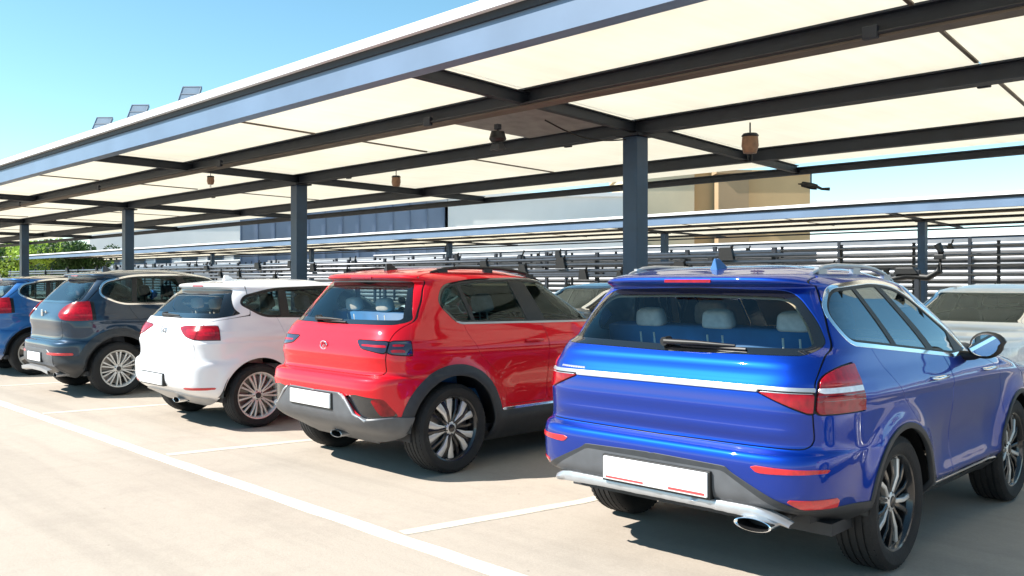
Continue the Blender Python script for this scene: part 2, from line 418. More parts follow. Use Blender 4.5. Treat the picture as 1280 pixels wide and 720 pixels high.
def interior(root, W, y_rear, y_front, seatmat, shelf='trim_in', face=1, ztop=1.3, zb=1.0):
    t=MB(); t.box(-W+.12,W-.12,.35,y_front+.5,.28,.34); 
    t.box(-W+.2,W-.2,.28,y_rear+.05,.34,zb-.12)
    t.build('cabin_floor',M['trim_in'],root)
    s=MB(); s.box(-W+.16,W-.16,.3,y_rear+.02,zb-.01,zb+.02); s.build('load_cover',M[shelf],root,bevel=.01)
    d=MB(); d.box(-W+.12,W-.12,y_front+.15,y_front+.55,.6,zb+.02,top=(.02,.02,.12,0)); 
    d.build('dashboard',M['trim_in'],root,bevel=.04,seg=3)
    b=bpy.data.objects
    rs=MB(); soft_box(rs,(0,y_rear+.38,.56),(2*W-.36,.52,.16)); bl=shelf=='sky_band_and_fin'; soft_box(rs,(0,y_rear+.12,.92 if bl else .86),(2*W-.36,.14,.72 if bl else .56),rot=.16)  # blue bench back raised into the rear window to imitate reflected sky
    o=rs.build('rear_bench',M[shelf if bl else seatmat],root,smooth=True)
    if bl:
        q=MB(); q.add([(-W*.55,y_front+.22,zb+.10),(W*.55,y_front+.22,zb+.10),(W*.50,y_front-.10,zb+.37),(-W*.50,y_front-.10,zb+.37),(-W*.55,y_front+.23,zb+.10),(W*.55,y_front+.23,zb+.10),(W*.50,y_front-.09,zb+.37),(-W*.50,y_front-.09,zb+.37)],[(0,3,2,1),(4,5,6,7),(0,1,5,4),(2,3,7,6),(1,2,6,5),(0,4,7,3)]); q.build('tan_reflection_panel',M['tan_band'],root)  # added panel that gives the tan reflected band in the rear window
    for x in (-W*.5,0,W*.5):
        h=MB(); puff(h,(x,y_rear+.04,zb+.21),(.20,.10,.115),rot=.2); 
        h.tube([(x-.05,y_rear+.0,zb+.12),(x-.05,y_rear+.02,zb+.0)],.007); h.tube([(x+.05,y_rear+.0,zb+.12),(x+.05,y_rear+.02,zb+.0)],.007)
        h.build('headrest',M[seatmat],root,smooth=True)
    for x in (-W*.44,W*.44):
        f=MB(); puff(f,(x,y_front-.32,.56),(.5,.5,.16),e=.4); puff(f,(x,y_front-.6,.86),(.48,.15,.64),rot=.24,e=.45)
        st=f.build('front_seat',M[seatmat],root,smooth=True)
        h=MB(); puff(h,(x,y_front-.73,zb+.22),(.235,.11,.165),rot=.25); 
        h.tube([(x-.05,y_front-.72,zb+.18),(x-.05,y_front-.7,zb+.04)],.007); h.tube([(x+.05,y_front-.72,zb+.18),(x+.05,y_front-.7,zb+.04)],.007)
        h.build('headrest',M[seatmat],root,smooth=True)
    w=MB(); n=24; c=Vector((-W*.44,y_front+.02,zb-.08)); pts=[]
    for i in range(n+1):
        a=2*math.pi*i/n; pts.append((c.x+.18*math.cos(a),c.y-.18*math.sin(a)*.35,c.z+.18*math.sin(a)*.93))
    w.tube(pts,.014,6,cap=False); w.tube([(c.x-.17,c.y,c.z),(c.x,c.y+.04,c.z-.01),(c.x+.17,c.y,c.z)],.02,6); w.tube([c,(c.x,c.y+.2,c.z-.08)],.03,8)
    w.build('steering_wheel',M['trim_in'],root,smooth=True)
# ------------------------------------------------------------------ cars
def gen_rows(L, W, wr, zr, gy, gzb, gzt, yfb, yft, hood=1.0, shelf=.72, tuck=.05, rt=.36, spoil=.09, tailin=.07, nr=8, zlow=.0):
    """profile table: z, rear y, front y, half width, rear and front plan roundness"""
    n=nr
    r=[(.21+zlow,.32,L-.3,W-.13,6,5),(.27+zlow,.20,L-.16,W-.07,6,5),(.34+zlow*.7,.085,L-.07,W-.03,7,5),(.42,tuck*.5,L-.03,W-.012,7.5,5),(.52,.0,L-.005,W-.004,n,5),
       (shelf-.075,-.002,L,W,n,5),(shelf-.025,.006,L,W,n,5),(shelf-.004,.03,L,W,n,5),(shelf+.006,tailin-.012,L,W,n,5),
       (shelf+.04,tailin,L-.005,W,n,5),(.90,tailin-.008,L-.04,W,n,4.5),(hood-.06,tailin-.004,L-.13,W-.004,n,4),
       (hood,tailin+.004,L-.42,W-.014,n,4),(hood+.04,tailin+.015,(L+yfb)/2,W-.026,n,4.2),(hood+.075,tailin+.03,yfb+.12,W-.040,n,4.5),(hood+.10,tailin+.045,yfb,W-.052,n,5)]
    zs=r[-1][0]; 
    r.append((gzb-.012,gy[0]-.015,yfb-(yfb-yft)*(gzb-.012-zs)/(gzt-zs),W-.085,n-.5,5))
    for t in (.06,.3,.55,.8):
        z=gzb+(gzt-gzb)*t; y=gy[0]+(gy[1]-gy[0])*t**1.05
        w=W-.09+(wr-(W-.09))*t**1.15
        r.append((z,y,yfb-(yfb-yft)*(z-zs)/(gzt-zs),w,6.5,5.2))
    r.append((gzt-.004,gy[1],yft+.02,wr,6.5,5))
    r.append((gzt+.012,gy[1]-spoil*.75,yft-.03,wr-.012,6.5,5))
    r.append((gzt+.03,gy[1]-spoil,yft-.08,wr-.03,6.5,4.5))
    h=zr-gzt
    r.append((gzt+.045,gy[1]-spoil*.92,yft-.14,wr-.055,6,4))
    r.append((gzt+h*.62,gy[1]+.10,yft-.26,wr-.13,5,3.5))
    r.append((gzt+h*.82,gy[1]+.30,yft-.38,wr-.25,4.5,3.2))
    r.append((gzt+h*.95,gy[1]+.50,yft-.5,wr-.42,4,3))
    r.append((gzt+h*1.0,gy[1]+.66,yft-.58,wr-.66 if wr>.68 else .03,3,3))
    for i in range(1,len(r)):
        if r[i][0]<=r[i-1][0]: r[i]=(r[i-1][0]+.003,)+r[i][1:]
    return r
def make_sculpt(sp):
    W=sp['W']; L=sp['L']; wy=sp['wheels']; Ro=sp['Ro']; ra=sp['Ra']
    def f(P):
        x,y,z=P[:,0].copy(),P[:,1].copy(),P[:,2].copy(); s=np.sign(x); ax=np.abs(x)
        sidef=np.clip((ax-W*.72)/(W*.2),0,1)*np.clip((1.25-z)/.1,0,1)
        dx=np.zeros_like(x)
        # wheel arch flares
        for yw in wy:
            r=np.hypot(y-yw,z-Ro)
            dx+=.026*np.exp(-((r-ra-.02)/.075)**2)*(z>.0)
        mid=np.clip((y-wy[0]-ra*.8)/.35,0,1)*np.clip((wy[1]-ra*.8-y)/.35,0,1)
        cz=sp.get('crease',.93)
        dx-= .030*mid*np.exp(-((z-.62)/.15)**2)
        dx+= .016*mid*np.exp(-((z-.40)/.06)**2)
        k=(z-cz-.02*(wy[0]-y)/2)
        yspan=np.clip((y-.35)/.3,0,1)*np.clip((L-.5-y)/.4,0,1)
        dx+= .013*np.where(k<0,np.exp(-(k/.018)**2),np.exp(-(k/.085)**2))*yspan
        P[:,0]+=s*dx*sidef
        # rear end: tailgate creases
        rearf=np.clip((.6-y)/.2,0,1)*np.clip((sp['W']*.86-ax)/.1,0,1)
        for (zc,h,up,dn) in sp.get('rear_ridges',()):
            kk=z-zc; P[:,1]-= h*rearf*np.where(kk>0,np.exp(-(kk/up)**2),np.exp(-(kk/dn)**2))
        # raise the tail underside a little, drop nothing else
        lift=sp.get('lift',.08)
        P[:,2]+= lift*np.clip(1-y/.55,0,1)*np.clip((.5-z)/.25,0,1)
        P[:,2]+= .05*np.clip(1-(L-y)/.6,0,1)*np.clip((.5-z)/.25,0,1)
        # belt rises towards the tail
        return P
    return f
def build_car(sp):
    W,L=sp['W'],sp['L']; yr,yf=sp['wheels']; Ro=sp['Ro']; ra=sp['Ra']
    root=empty(sp['name'],(0,0,0),0,sp['label'],'car',sp.get('group'))
    S=Surf(gen_rows(**sp['rows']),NR=sp.get('NR',110),NF=sp.get('NF',50),ds=sp.get('ds',.022),sculpt=make_sculpt(sp))
    pm=M[sp['paint']]
    # wheel openings
    for yw in (yr,yf):
        S.region(lambda x,y,z,yw=yw: np.maximum(np.maximum(np.hypot(y-yw,z-Ro)-ra,(.45-np.abs(x))),-1), 'hole')
    # cladding round the arches and along the sills
    cw=sp.get('clad',.0)
    if cw:
        for yw in (yr,yf):
            S.region(lambda x,y,z,yw=yw: np.maximum(np.hypot(y-yw,(z-Ro)*sp.get('cladz',1.0))-ra-cw,.5-np.abs(x)),'cladding')
    if sp.get('sill'):
        z0=sp['sill']
        S.region(lambda x,y,z: np.maximum(z-z0-sp.get('sillk',0)*(y-1.5),np.maximum(yr-y,y-yf)),'cladding')
    if sp.get('sill_trim'):
        a,b=sp['sill_trim']
        S.region(lambda x,y,z: np.maximum(np.maximum(z-b,a-z),np.maximum(np.maximum(yr+ra+cw-y,y-yf+ra+cw),.5-np.abs(x))),'sill_trim')
    # rear glass
    g=fillet(sym(sp['rear_glass']),.05,5)
    f=S.field(rear_poly(g,1.1,False)); S.cut(f,.004,{'body'},'seal'); S.cut(f,0,{'seal'},'frit'); S.cut(f,-sp.get('frit',.045),{'frit'},'rear_window')
    # side windows
    d=fillet(sp['dlo'],.06,6); f=S.field(side_poly(d,.42))
    ct=sp.get('chrome_w',.016)
    S.cut(f,ct,{'body'},'dlo_trim'); S.cut(f,0,{'dlo_trim'},'dlo'); S.cut(f,-.016,{'dlo'},'side_window')
    S.T=['frit_side' if t=='dlo' else t for t in S.T]
    for pl in sp['pillars']:
        S.region(side_poly(pl,.42),'frit_side',('side_window',))
    # windscreen
    wsb=sp['rows']['gzb']-.06; wst=sp['rows']['gzt']-.005
    S.region(lambda x,y,z: np.maximum(np.maximum(wsb-z,z-wst),np.maximum(sp['rows']['yft']-.05-y, np.abs(x)-(W-.2+(sp['rows']['wr']-.14-(W-.2))*(z-wsb)/(wst-wsb)))),'windscreen')
    # other regions and panels
    for q in sp['regions']:
        kind=q[0]
        if q[3] in ('lampo','lampi') and 'body' in q[4]:
            base=q[1] if kind=='FN' else rear_poly(fillet(q[1],q[5] if len(q)>5 else .02,4),q[2])
            S.region(lambda x,y,z,base=base: base(x,y,z)-.010,'gap',('body',)); q=list(q); q[4]=('gap',)
        if kind=='R': S.region(rear_poly(fillet(q[1],q[5] if len(q)>5 else .02,4),q[2]),q[3],q[4])
        elif kind=='RF': S.region(rear_poly(fillet(q[1],q[5] if len(q)>5 else .02,4),q[2],False),q[3],q[4])
        elif kind=='S': S.region(side_poly(fillet(q[1],q[5] if len(q)>5 else .02,4),q[2]),q[3],q[4])
        elif kind=='PR': S.panel(rear_poly(fillet(q[1],.06,6),q[2],False),q[3],q[4],.008)
        elif kind=='PS': S.panel(side_poly(fillet(q[1],.05,5),q[2]),q[3],q[4],.0065)
        elif kind=='FN': S.region(q[1],q[3],q[4])
    tags=set(S.T)
    parents={}
    def ex(tg,name,mats,par=None,**k):
        return S.extract(tg,name,[M[m] if isinstance(m,str) else m for m in (mats if isinstance(mats,(list,tuple)) else [mats])],par or root,**k)
    body=ex('body','body',pm)
    ex({'gap'},'panel_seal','black',off=-.012,rim=.0)
    gate=ex('tailgate','tailgate',pm)
    bump_=ex('bumper','bumper',pm) if 'bumper' in tags else None
    for sd in (1,-1):
        for dn in ('rear_door','front_door'):
            o=ex(dn,'door',pm,side=sd)
            if o is None: continue
            for (hy,hz) in [sp['handles'][0 if dn=='rear_door' else 1]]:
                X=surf_x(S,hy,hz)*sd
                h=MB(); pts=[(X-.004*sd,hy-.10,hz),(X+.028*sd,hy-.085,hz+.002),(X+.036*sd,hy,hz+.004),(X+.028*sd,hy+.085,hz),(X-.004*sd,hy+.10,hz-.002)]
                h.tube(pts,[.012,.014,.015,.014,.012],8,ry=.8); h.build('door_handle',M[sp.get('handle_mat','chrome')] if sp.get('handle_mat')!='paint' else pm,o,smooth=True)
    ex({'seal'},'window_seal','black',gate or root,off=-.006,rim=0)
    ex({'frit'},'window_border','frit',gate or root,off=-.002,rim=.0)
    ex({'rear_window'},'rear_window',sp.get('glass','glass'),gate or root,off=-.003,rim=.0)
    ex({'frit_side'},'pillar_trim',sp.get('pillar_mat','black'),off=-.004,rim=.004)
    for sd in (1,-1):
        ex({'side_window'},'side_window',sp.get('glass_side','glass_blue'),side=sd,off=-.008,rim=0)
        ex({'dlo_trim'},'window_trim',sp.get('dlo_mat','chrome'),side=sd,off=.003,rim=.01)
        if 'sill_trim' in tags: ex({'sill_trim'},'sill_strip','chrome',side=sd,off=.008,rim=.015)
    ex({'windscreen'},'windscreen',sp.get('ws','glass'),off=-.004,rim=0)
    if 'cladding' in tags: ex({'cladding'},'wheel_arch_cladding',sp.get('clad_mat','dark_grey'),off=.010,rim=.03)
    for (nm,tg,mats,mi,off,rim,split) in sp['extract']:
        if not (set(tg)&tags): continue
        for sd in ((1,-1) if split else (0,)):
            ex(set(tg),nm,mats,side=sd,off=off,rim=rim,mi=mi)
    # inner lining
    zl=sp['rows']['gzb']-.45
    keep={'body','tailgate','rear_door','front_door','frit_side','dlo_trim','gap','frit','bumper'}&tags
    S.extract(keep,'inner_lining',M['lining'],root,off=-.028,rim=0,pred=lambda x,y,z: z>zl and y<sp['rows']['yfb']+.1)
    # wheels, liners, underbody
    wd=sp.get('tw',.245)
    for yw in (yr,yf):
        for sd in (1,-1):
            add_wheel(root,sd*(W-.012-wd/2),yw,Ro,sp['wheel'],sp['Rr'],wd,sp.get('wheel_mats',('alloy','alloy_dark')),sd)
            m=MB(); m.lathe([(0,ra+.012),(-.12*sd,ra+.03),(-.50*sd,ra+.03),(-.50*sd,.02)],28,'x',(sd*(W-.012),yw,Ro),a0=.02,a1=math.pi-.02)
            m.build('wheel_arch_liner',M['black'],root,smooth=True,angle=40)
    zu=sp['rows'].get('zlow',0); u=MB(); u.box(-(W-.50),W-.50,.40,L-.3,.24+zu,.34); u.box(-(W-.12),W-.12,yr+ra+.03,yf-ra-.03,.225+zu,.31)
    u.tube([(-.2,yr+.1,Ro-.02),(.2,yr+.1,Ro-.02)],.05,10); u.tube([(-(W-.3),yr,Ro),(W-.3,yr,Ro)],.035,8)
    if sp.get('muffler',True): u.tube([(-.25,.50,.37),(-.20,.50,.37),(.40,.50,.37),(.45,.50,.37)],[.04,.07,.07,.04],14)
    u.build('underbody',M['black'],root,smooth=True,angle=40)
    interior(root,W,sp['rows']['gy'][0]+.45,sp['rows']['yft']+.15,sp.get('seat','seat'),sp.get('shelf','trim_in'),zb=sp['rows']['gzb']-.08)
    # mirrors
    my,mz=sp['mirror']
    for sd in (1,-1):
        X=(W-.06)*sd
        m=MB(); 
        prof=[(-.005,.004),(-.0,.075),(.02,.092),(.06,.088),(.10,.06),(.125,.004)]
        m.lathe([(h,r) for h,r in prof],20,'y',(0,0,0))
        m.v=[(X+sd*.14+p[0]*1.15+ (0.02*sd if p[2]>0 else 0),my+p[1]*.95,mz+.02+p[2]*.92) for p in m.v]
        m.tube([(X-.01*sd,my+.05,mz-.055),(X+.07*sd,my+.045,mz-.05),(X+.14*sd,my+.04,mz-.02)],[.035,.028,.03],10,mi=1)
        mo=m.build('side_mirror',[pm if sp.get('mirror_paint',True) else M['black'],M['black']],root,smooth=True,angle=50)
        g2=MB(); g2.lathe([(0,.001),(0,.075),(.004,.078)],24,'y')
        g2.v=[(X+sd*.14+p[0]*1.09+(0.018*sd if p[2]>0 else 0),my-.008-p[1],mz+.02+p[2]*.87) for p in g2.v]
        g2.build('mirror_glass',M['mirror'],mo,smooth=True,angle=30)
    # plate
    if 'plate' in sp:
        px,pz,pw,ph,py=sp['plate']; m=MB(); m.box(px-pw/2,px+pw/2,py-.008,py+.03,pz-ph/2,pz+ph/2); 
        po=m.build('number_plate',M['plate'],root,bevel=.006)
        if sp.get('plate_strip'):
            m=MB(); m.box(px-pw/2+.02,px-.06,py-.0105,py-.006,pz-ph/2+.010,pz-ph/2+.020); m.box(px+.10,px+pw/2-.015,py-.0105,py-.006,pz-ph/2+.010,pz-ph/2+.022)
            m.build('plate_holder_edge',M['plate_red'],po)
        m=MB(); m.box(px-pw/2-.012,px+pw/2+.012,py+.004,py+.05,pz-ph/2-.012,pz+ph/2+.008); m.build('plate_holder',M['black'],po,bevel=.004)
    # wiper
    if 'wiper' in sp:
        (x0,z0),(x1,z1),yy=sp['wiper']
        m=MB(); A=(x0,rear_y(S,x0,z0)-.03,z0); B=(x1,rear_y(S,x1,z1)-.022,z1); C_=((x0+x1)/2,rear_y(S,(x0+x1)/2,(z0+z1)/2)-.04,(z0+z1)/2+.004)
        m.tube([(x0,rear_y(S,x0,z0)+.01,z0),(A[0],A[1]-.012,A[2])],[.028,.024],12)
        m.tube([A,C_,B],[.017,.012,.007],8); 
        bl=[(x0+.10+(x1-x0-.04)*t,rear_y(S,x0+.10+(x1-x0-.04)*t,z0-.016+(z1-z0)*t)-.010,z0-.016+(z1-z0)*t) for t in (0,.33,.66,1)]
        m.tube(bl,.008,6)
        m.build('rear_wiper',M['black'],gate or root,smooth=True,angle=50)
    # roof rails
    if sp.get('rails'):
        a,b,wx,rm=sp['rails']
        for sd in (1,-1):
            m=MB(); pts=[]; n=9
            for i in range(n):
                t=i/(n-1); y=a+(b-a)*t; base=roof_z(S,wx,y); hh=.034*min(1,6*t,6*(1-t))+.004
                pts.append((sd*(wx+.0),y,base+hh))
            m.tube(pts,[.010]+[.015]*(n-2)+[.010],8)
            for t in (.1,.5,.9):
                y=a+(b-a)*t; bz=roof_z(S,wx,y); m.box(sd*wx-.012,sd*wx+.012,y-.05,y+.05,bz-.02,bz+.032)
            m.build('roof_rail',M[rm],root,smooth=True,angle=40)
    if sp.get('fin'):
        fy,fm=sp['fin']; bz=roof_z(S,0,fy)
        m=MB(); m.box(-.028,.028,fy,fy+.16,bz-.01,bz+.065,top=(.022,.022,.012,.10)); m.build('antenna_fin',pm if fm=='paint' else M[fm],root,bevel=.008,seg=3)
    if sp.get('brake_lamp'):
        wx,z=sp['brake_lamp']; n=8; pts=[]
        m=MB()
        for i in range(n):
            x0=-wx+2*wx*i/n; x1=x0+2*wx/n; y0=rear_y(S,x0,z); y1=rear_y(S,x1,z)
            m.add([(x0,y0-.006,z-.009),(x1,y1-.006,z-.009),(x1,y1-.004,z+.009),(x0,y0-.004,z+.009),(x0,y0+.02,z-.012),(x1,y1+.02,z-.012),(x1,y1+.02,z+.012),(x0,y0+.02,z+.012)],[(0,1,2,3),(4,7,6,5),(0,4,5,1),(3,2,6,7)]+([(0,3,7,4)] if i==0 else [])+([(1,5,6,2)] if i==n-1 else []))
        m.build('high_brake_light',M['lamp_red'],gate or root)
    for fn in sp.get('extras',()): fn(root,gate,S)
    return root
def _arr(S):
    if not hasattr(S,'_a') or len(S._a)!=len(S.V): S._a=np.array(S.V)
    return S._a
def surf_x(S,y,z):
    A=_arr(S); m=A[:,0]>.3; B=A[m]; d=(B[:,1]-y)**2+(B[:,2]-z)**2; i=np.argsort(d)[:4]; return float(B[i,0].mean())
def rear_y(S,x,z):
    A=_arr(S); m=A[:,1]<1.0; B=A[m]; d=(B[:,0]-x)**2+(B[:,2]-z)**2; i=np.argsort(d)[:4]; w=1/(d[i]+1e-6); return float((B[i,1]*w).sum()/w.sum())
def roof_z(S,x,y):
    A=_arr(S); m=A[:,2]>1.3; B=A[m]; d=(B[:,0]-x)**2+(B[:,1]-y)**2; i=np.argsort(d)[:4]; w=1/(d[i]+1e-6); return float((B[i,2]*w).sum()/w.sum())
def oval_pipe(name,x,z,y0,y1,rx,rz,mat,parent,inner='black'):
    m=MB(); n=28; prof=[(y1,.9),(y0+.01,1.0),(y0,1.0),(y0-.002,.93),(y0+.004,.84),(y0+.10,.80),(y0+.10,.01)]; mis=[0,0,0,0,1,1]
    m.lathe([(h,r) for h,r in prof],n,'y',mis=mis)
    m.v=[(x+p[0]*rx,p[1],z+p[2]*rz) for p in m.v]
    return m.build(name,[M[mat],M[inner]],parent,smooth=True,angle=40)
ZB=('body',)
# ---- blue car ---------------------------------------------------------------
def blue_extras(root,gate,S):
    # silver skid bar with flared ends
    m=MB(); n=44; xs=[-.70+1.46*i/n for i in range(n+1)]; ring=[]
    for x in xs:
        a=abs(x); t=max(0,min(1,(a-.30)/.30)); t=t*t*(3-2*t)
        e=max(0,min(1,(a-.62)/.145)); e=e*e
        e=max(0,min(1,(a-.56)/.22)); e=e*e; zt=.450-.085*e; zb_=.396-.006*t*(1-e)-.045*e; 
        if zb_>zt-.012: zb_=zt-.012
        k=.004*math.cos(x*60) if a<.25 else 0
        y=rear_y(S,x,.45)-.028+.012*e
        ring.append([(x,y+.03,zb_-.006),(x,y-.004,zb_+.004),(x,y-.014,(zb_+zt)/2),(x,y-.002,zt-.003),(x,y+.045,zt+.004)])
    v=[p for r_ in ring for p in r_]; f=[]
    for i in range(n):
        for j in range(4): a=i*5+j; f.append((a,a+5,a+6,a+1))
    m.add(v,f); o=m.build('skid_bar',M['silver'],root,smooth=True,angle=50)
    oval_pipe('exhaust_tip',.615,.372,-.035,.25,.10,.032,'chrome',root)
    # thin bright badge strokes over the strip, left
    b=MB()
    for i in range(10):
        x=-.72+i*.019; y=rear_y(S,x,1.045)-.002; b.box(x,x+.0186,y-.002,y+.008,1.038,1.050)
    b.build('tailgate_badge',M['chrome'],gate,bevel=.002)
blue=dict(name='parked_car',label='cobalt blue crossover nearest the camera, with chrome tailgate strip and silver skid bar',group=None,
 W=.955,L=4.02,wheels=(.94,3.04),Ro=.36,Ra=.405,Rr=.262,tw=.225,wheel='star',wheel_mats=('alloy','alloy_dark'),paint='p_blue',seat='seat',shelf='sky_band_and_fin',
 rows=dict(L=4.02,W=.955,wr=.715,zr=1.645,gy=(.185,.42),gzb=1.19,gzt=1.515,yfb=2.66,yft=1.86,hood=.985,shelf=.715,zlow=.075,nr=8.5,spoil=.075,tailin=.075),
 crease=.95,rear_ridges=((1.135,.016,.02,.05),(1.0,.006,.05,.12),(.80,.010,.03,.03)),lift=.11,
 rear_glass=[(0,1.505),(.60,1.495,.09),(.74,1.34,.1),(.80,1.225,.07),(.76,1.180,.05),(0,1.168)],frit=.032,
 dlo=[(.55,1.235,.07),(.47,1.38,.08),(.60,1.505,.08),(1.20,1.535,.15),(1.50,1.50,.2),(2.22,1.105,.05),(1.9,1.10,.03)],
 pillars=[[(.80,1.6),(.845,1.6),(1.20,1.05),(1.135,1.05)],[(1.10,1.6),(1.16,1.6),(1.72,1.05),(1.62,1.05)],[(1.98,1.05),(1.95,1.2),(2.0,1.4),(2.4,1.0)]],
 chrome_w=.02,glass_side='glass_blue',
 sill=.345,sill_trim=(.348,.374),clad=.026,clad_mat='dark_grey',
 regions=[
  ('FN',lambda x,y,z: np.maximum(np.maximum(sdf(fillet([(.45,.625),(.47,.605),(.79,.455),(1.3,.440),(1.3,.1),(-.01,.1),(-.01,.635)],.02),np.abs(x),z),y-.62),-1),None,'lower',ZB),
  ('R',[(-.01,.603),(.435,.603),(.74,.44),(.74,.40),(-.01,.40)],.6,'insert',('lower',)),
  ('FN',lambda x,y,z: np.maximum(z-.44+.0*y,y-.62),None,'lower',('cladding',)),
  ('R',[(.845,.905),(.845,1.08),(.895,1.15),(1.4,1.145),(1.4,.905)],.50,'lampo',ZB,.02),
  ('R',[(.58,1.002),(.831,1.000),(.831,.905)],.5,'lampi',ZB,.006),
  ('R',[(-.01,1.000),(.831,1.000),(.831,1.026),(-.01,1.026)],.5,'strip',('body','lampi'),.0),
  ('R',[(.845,1.0),(.94,1.0),(.955,1.026),(.845,1.026)],.5,'lampw',('lampo',),.0),
  ('R',[(.845,1.036),(1.4,1.036),(1.4,1.2),(.845,1.2)],.6,'lampt',('lampo',),.0),
  ('FN',lambda x,y,z: np.maximum(np.abs(np.abs((z-.93)%.03-.015)-.012)-.002,-.0+z-.99),None,'lampl',('lampo',)),
  ('FN',lambda x,y,z: np.maximum(np.maximum(z-.650+.02*(np.abs(x)-.6),.618+.015*(np.abs(x)-.6)-z),np.maximum(.60-np.abs(x)-(z-.63)*1.2,y-.20)),None,'refl',ZB),
  ('FN',lambda x,y,z: np.maximum(np.maximum(z-.500,.455-z),np.maximum(.80-np.abs(x)-(z-.455)*1.2,y-.27)),None,'refl2',('body','lower')),
  ('PR',sym([(0,1.70),(.62,1.60),(.735,1.40),(.825,1.2),(.838,.735),(0,.728)]),.62,'tailgate',ZB),
  ('PS',[(1.32,.34),(1.30,.6),(1.0,.90),(.80,1.12),(.72,1.25),(.78,1.46),(1.12,1.48),(1.73,1.12),(1.73,.34)],.4,'rear_door',ZB),
  ('PS',[(1.742,.34),(1.742,1.10),(1.16,1.48),(1.4,1.48),(2.18,1.12),(2.62,.98),(2.70,.6),(2.66,.34)],.4,'front_door',ZB)],
 extract=[('lower_bumper',('lower','insert'),('dark_grey','grey'),{'lower':0,'insert':1},.008,.03,False),
  ('tail_light',('lampo','lampi','lampw','lampt','lampl'),('lamp_red','lamp_bright','lamp_clear','lamp_dark'),{'lampo':0,'lampi':0,'lampw':2,'lampt':1,'lampl':3},.007,.02,True),
  ('chrome_strip',('strip',),('silver',),None,.010,.02,False),('reflector',('refl','refl2'),('reflector','reflector'),{'refl':0,'refl2':1},.006,.015,True)],
 handles=((1.48,.99),(2.38,.98)),mirror=(2.02,1.13),mirror_paint=False,plate=(.035,.520,.66,.125,-.030),plate_strip=True,
 wiper=((-.03,1.215),(.40,1.212),.2),rails=(.62,1.72,.60,'silver'),pillar_mat='black',fin=(.62,'sky_band_and_fin'),brake_lamp=(.15,1.545),extras=[blue_extras],NR=120)
# ---- red car ----------------------------------------------------------------
def red_extras(root,gate,S):
    m=MB(); pts=[]
    for (x,z,dy) in ((.40,.655,-.012),(.46,.62,-.014),(.56,.515,-.016),(.66,.468,-.014),(.80,.462,-.006)):
        pts.append((x,rear_y(S,x,z)+dy,z))
    for sd in (1,-1):
        m=MB(); m.tube([(p[0]*sd,p[1],p[2]) for p in pts],[.012,.014,.014,.014,.010],8,ry=.8); m.build('bumper_trim',M['silver'],root,smooth=True)
    b=MB(); x0,z0=-.01,1.015; y=rear_y(S,x0,z0)-.006
    n=16; pp=[(x0+.048*math.cos(2*math.pi*i/n),y,z0+.034*math.sin(2*math.pi*i/n)) for i in range(n+1)]
    b.tube(pp,.005,6,cap=False); b.tube([(x0-.012,y,z0-.026),(x0-.012,y,z0+.026),(x0+.018,y,z0+.018),(x0+.012,y,z0),(x0-.010,y,z0-.002),(x0+.02,y,z0-.026)],.005,6)
    b.build('badge',M['chrome'],gate,smooth=True)
    oval_pipe('exhaust_tip',.06,.285,.16,.5,.085,.03,'silver',root)
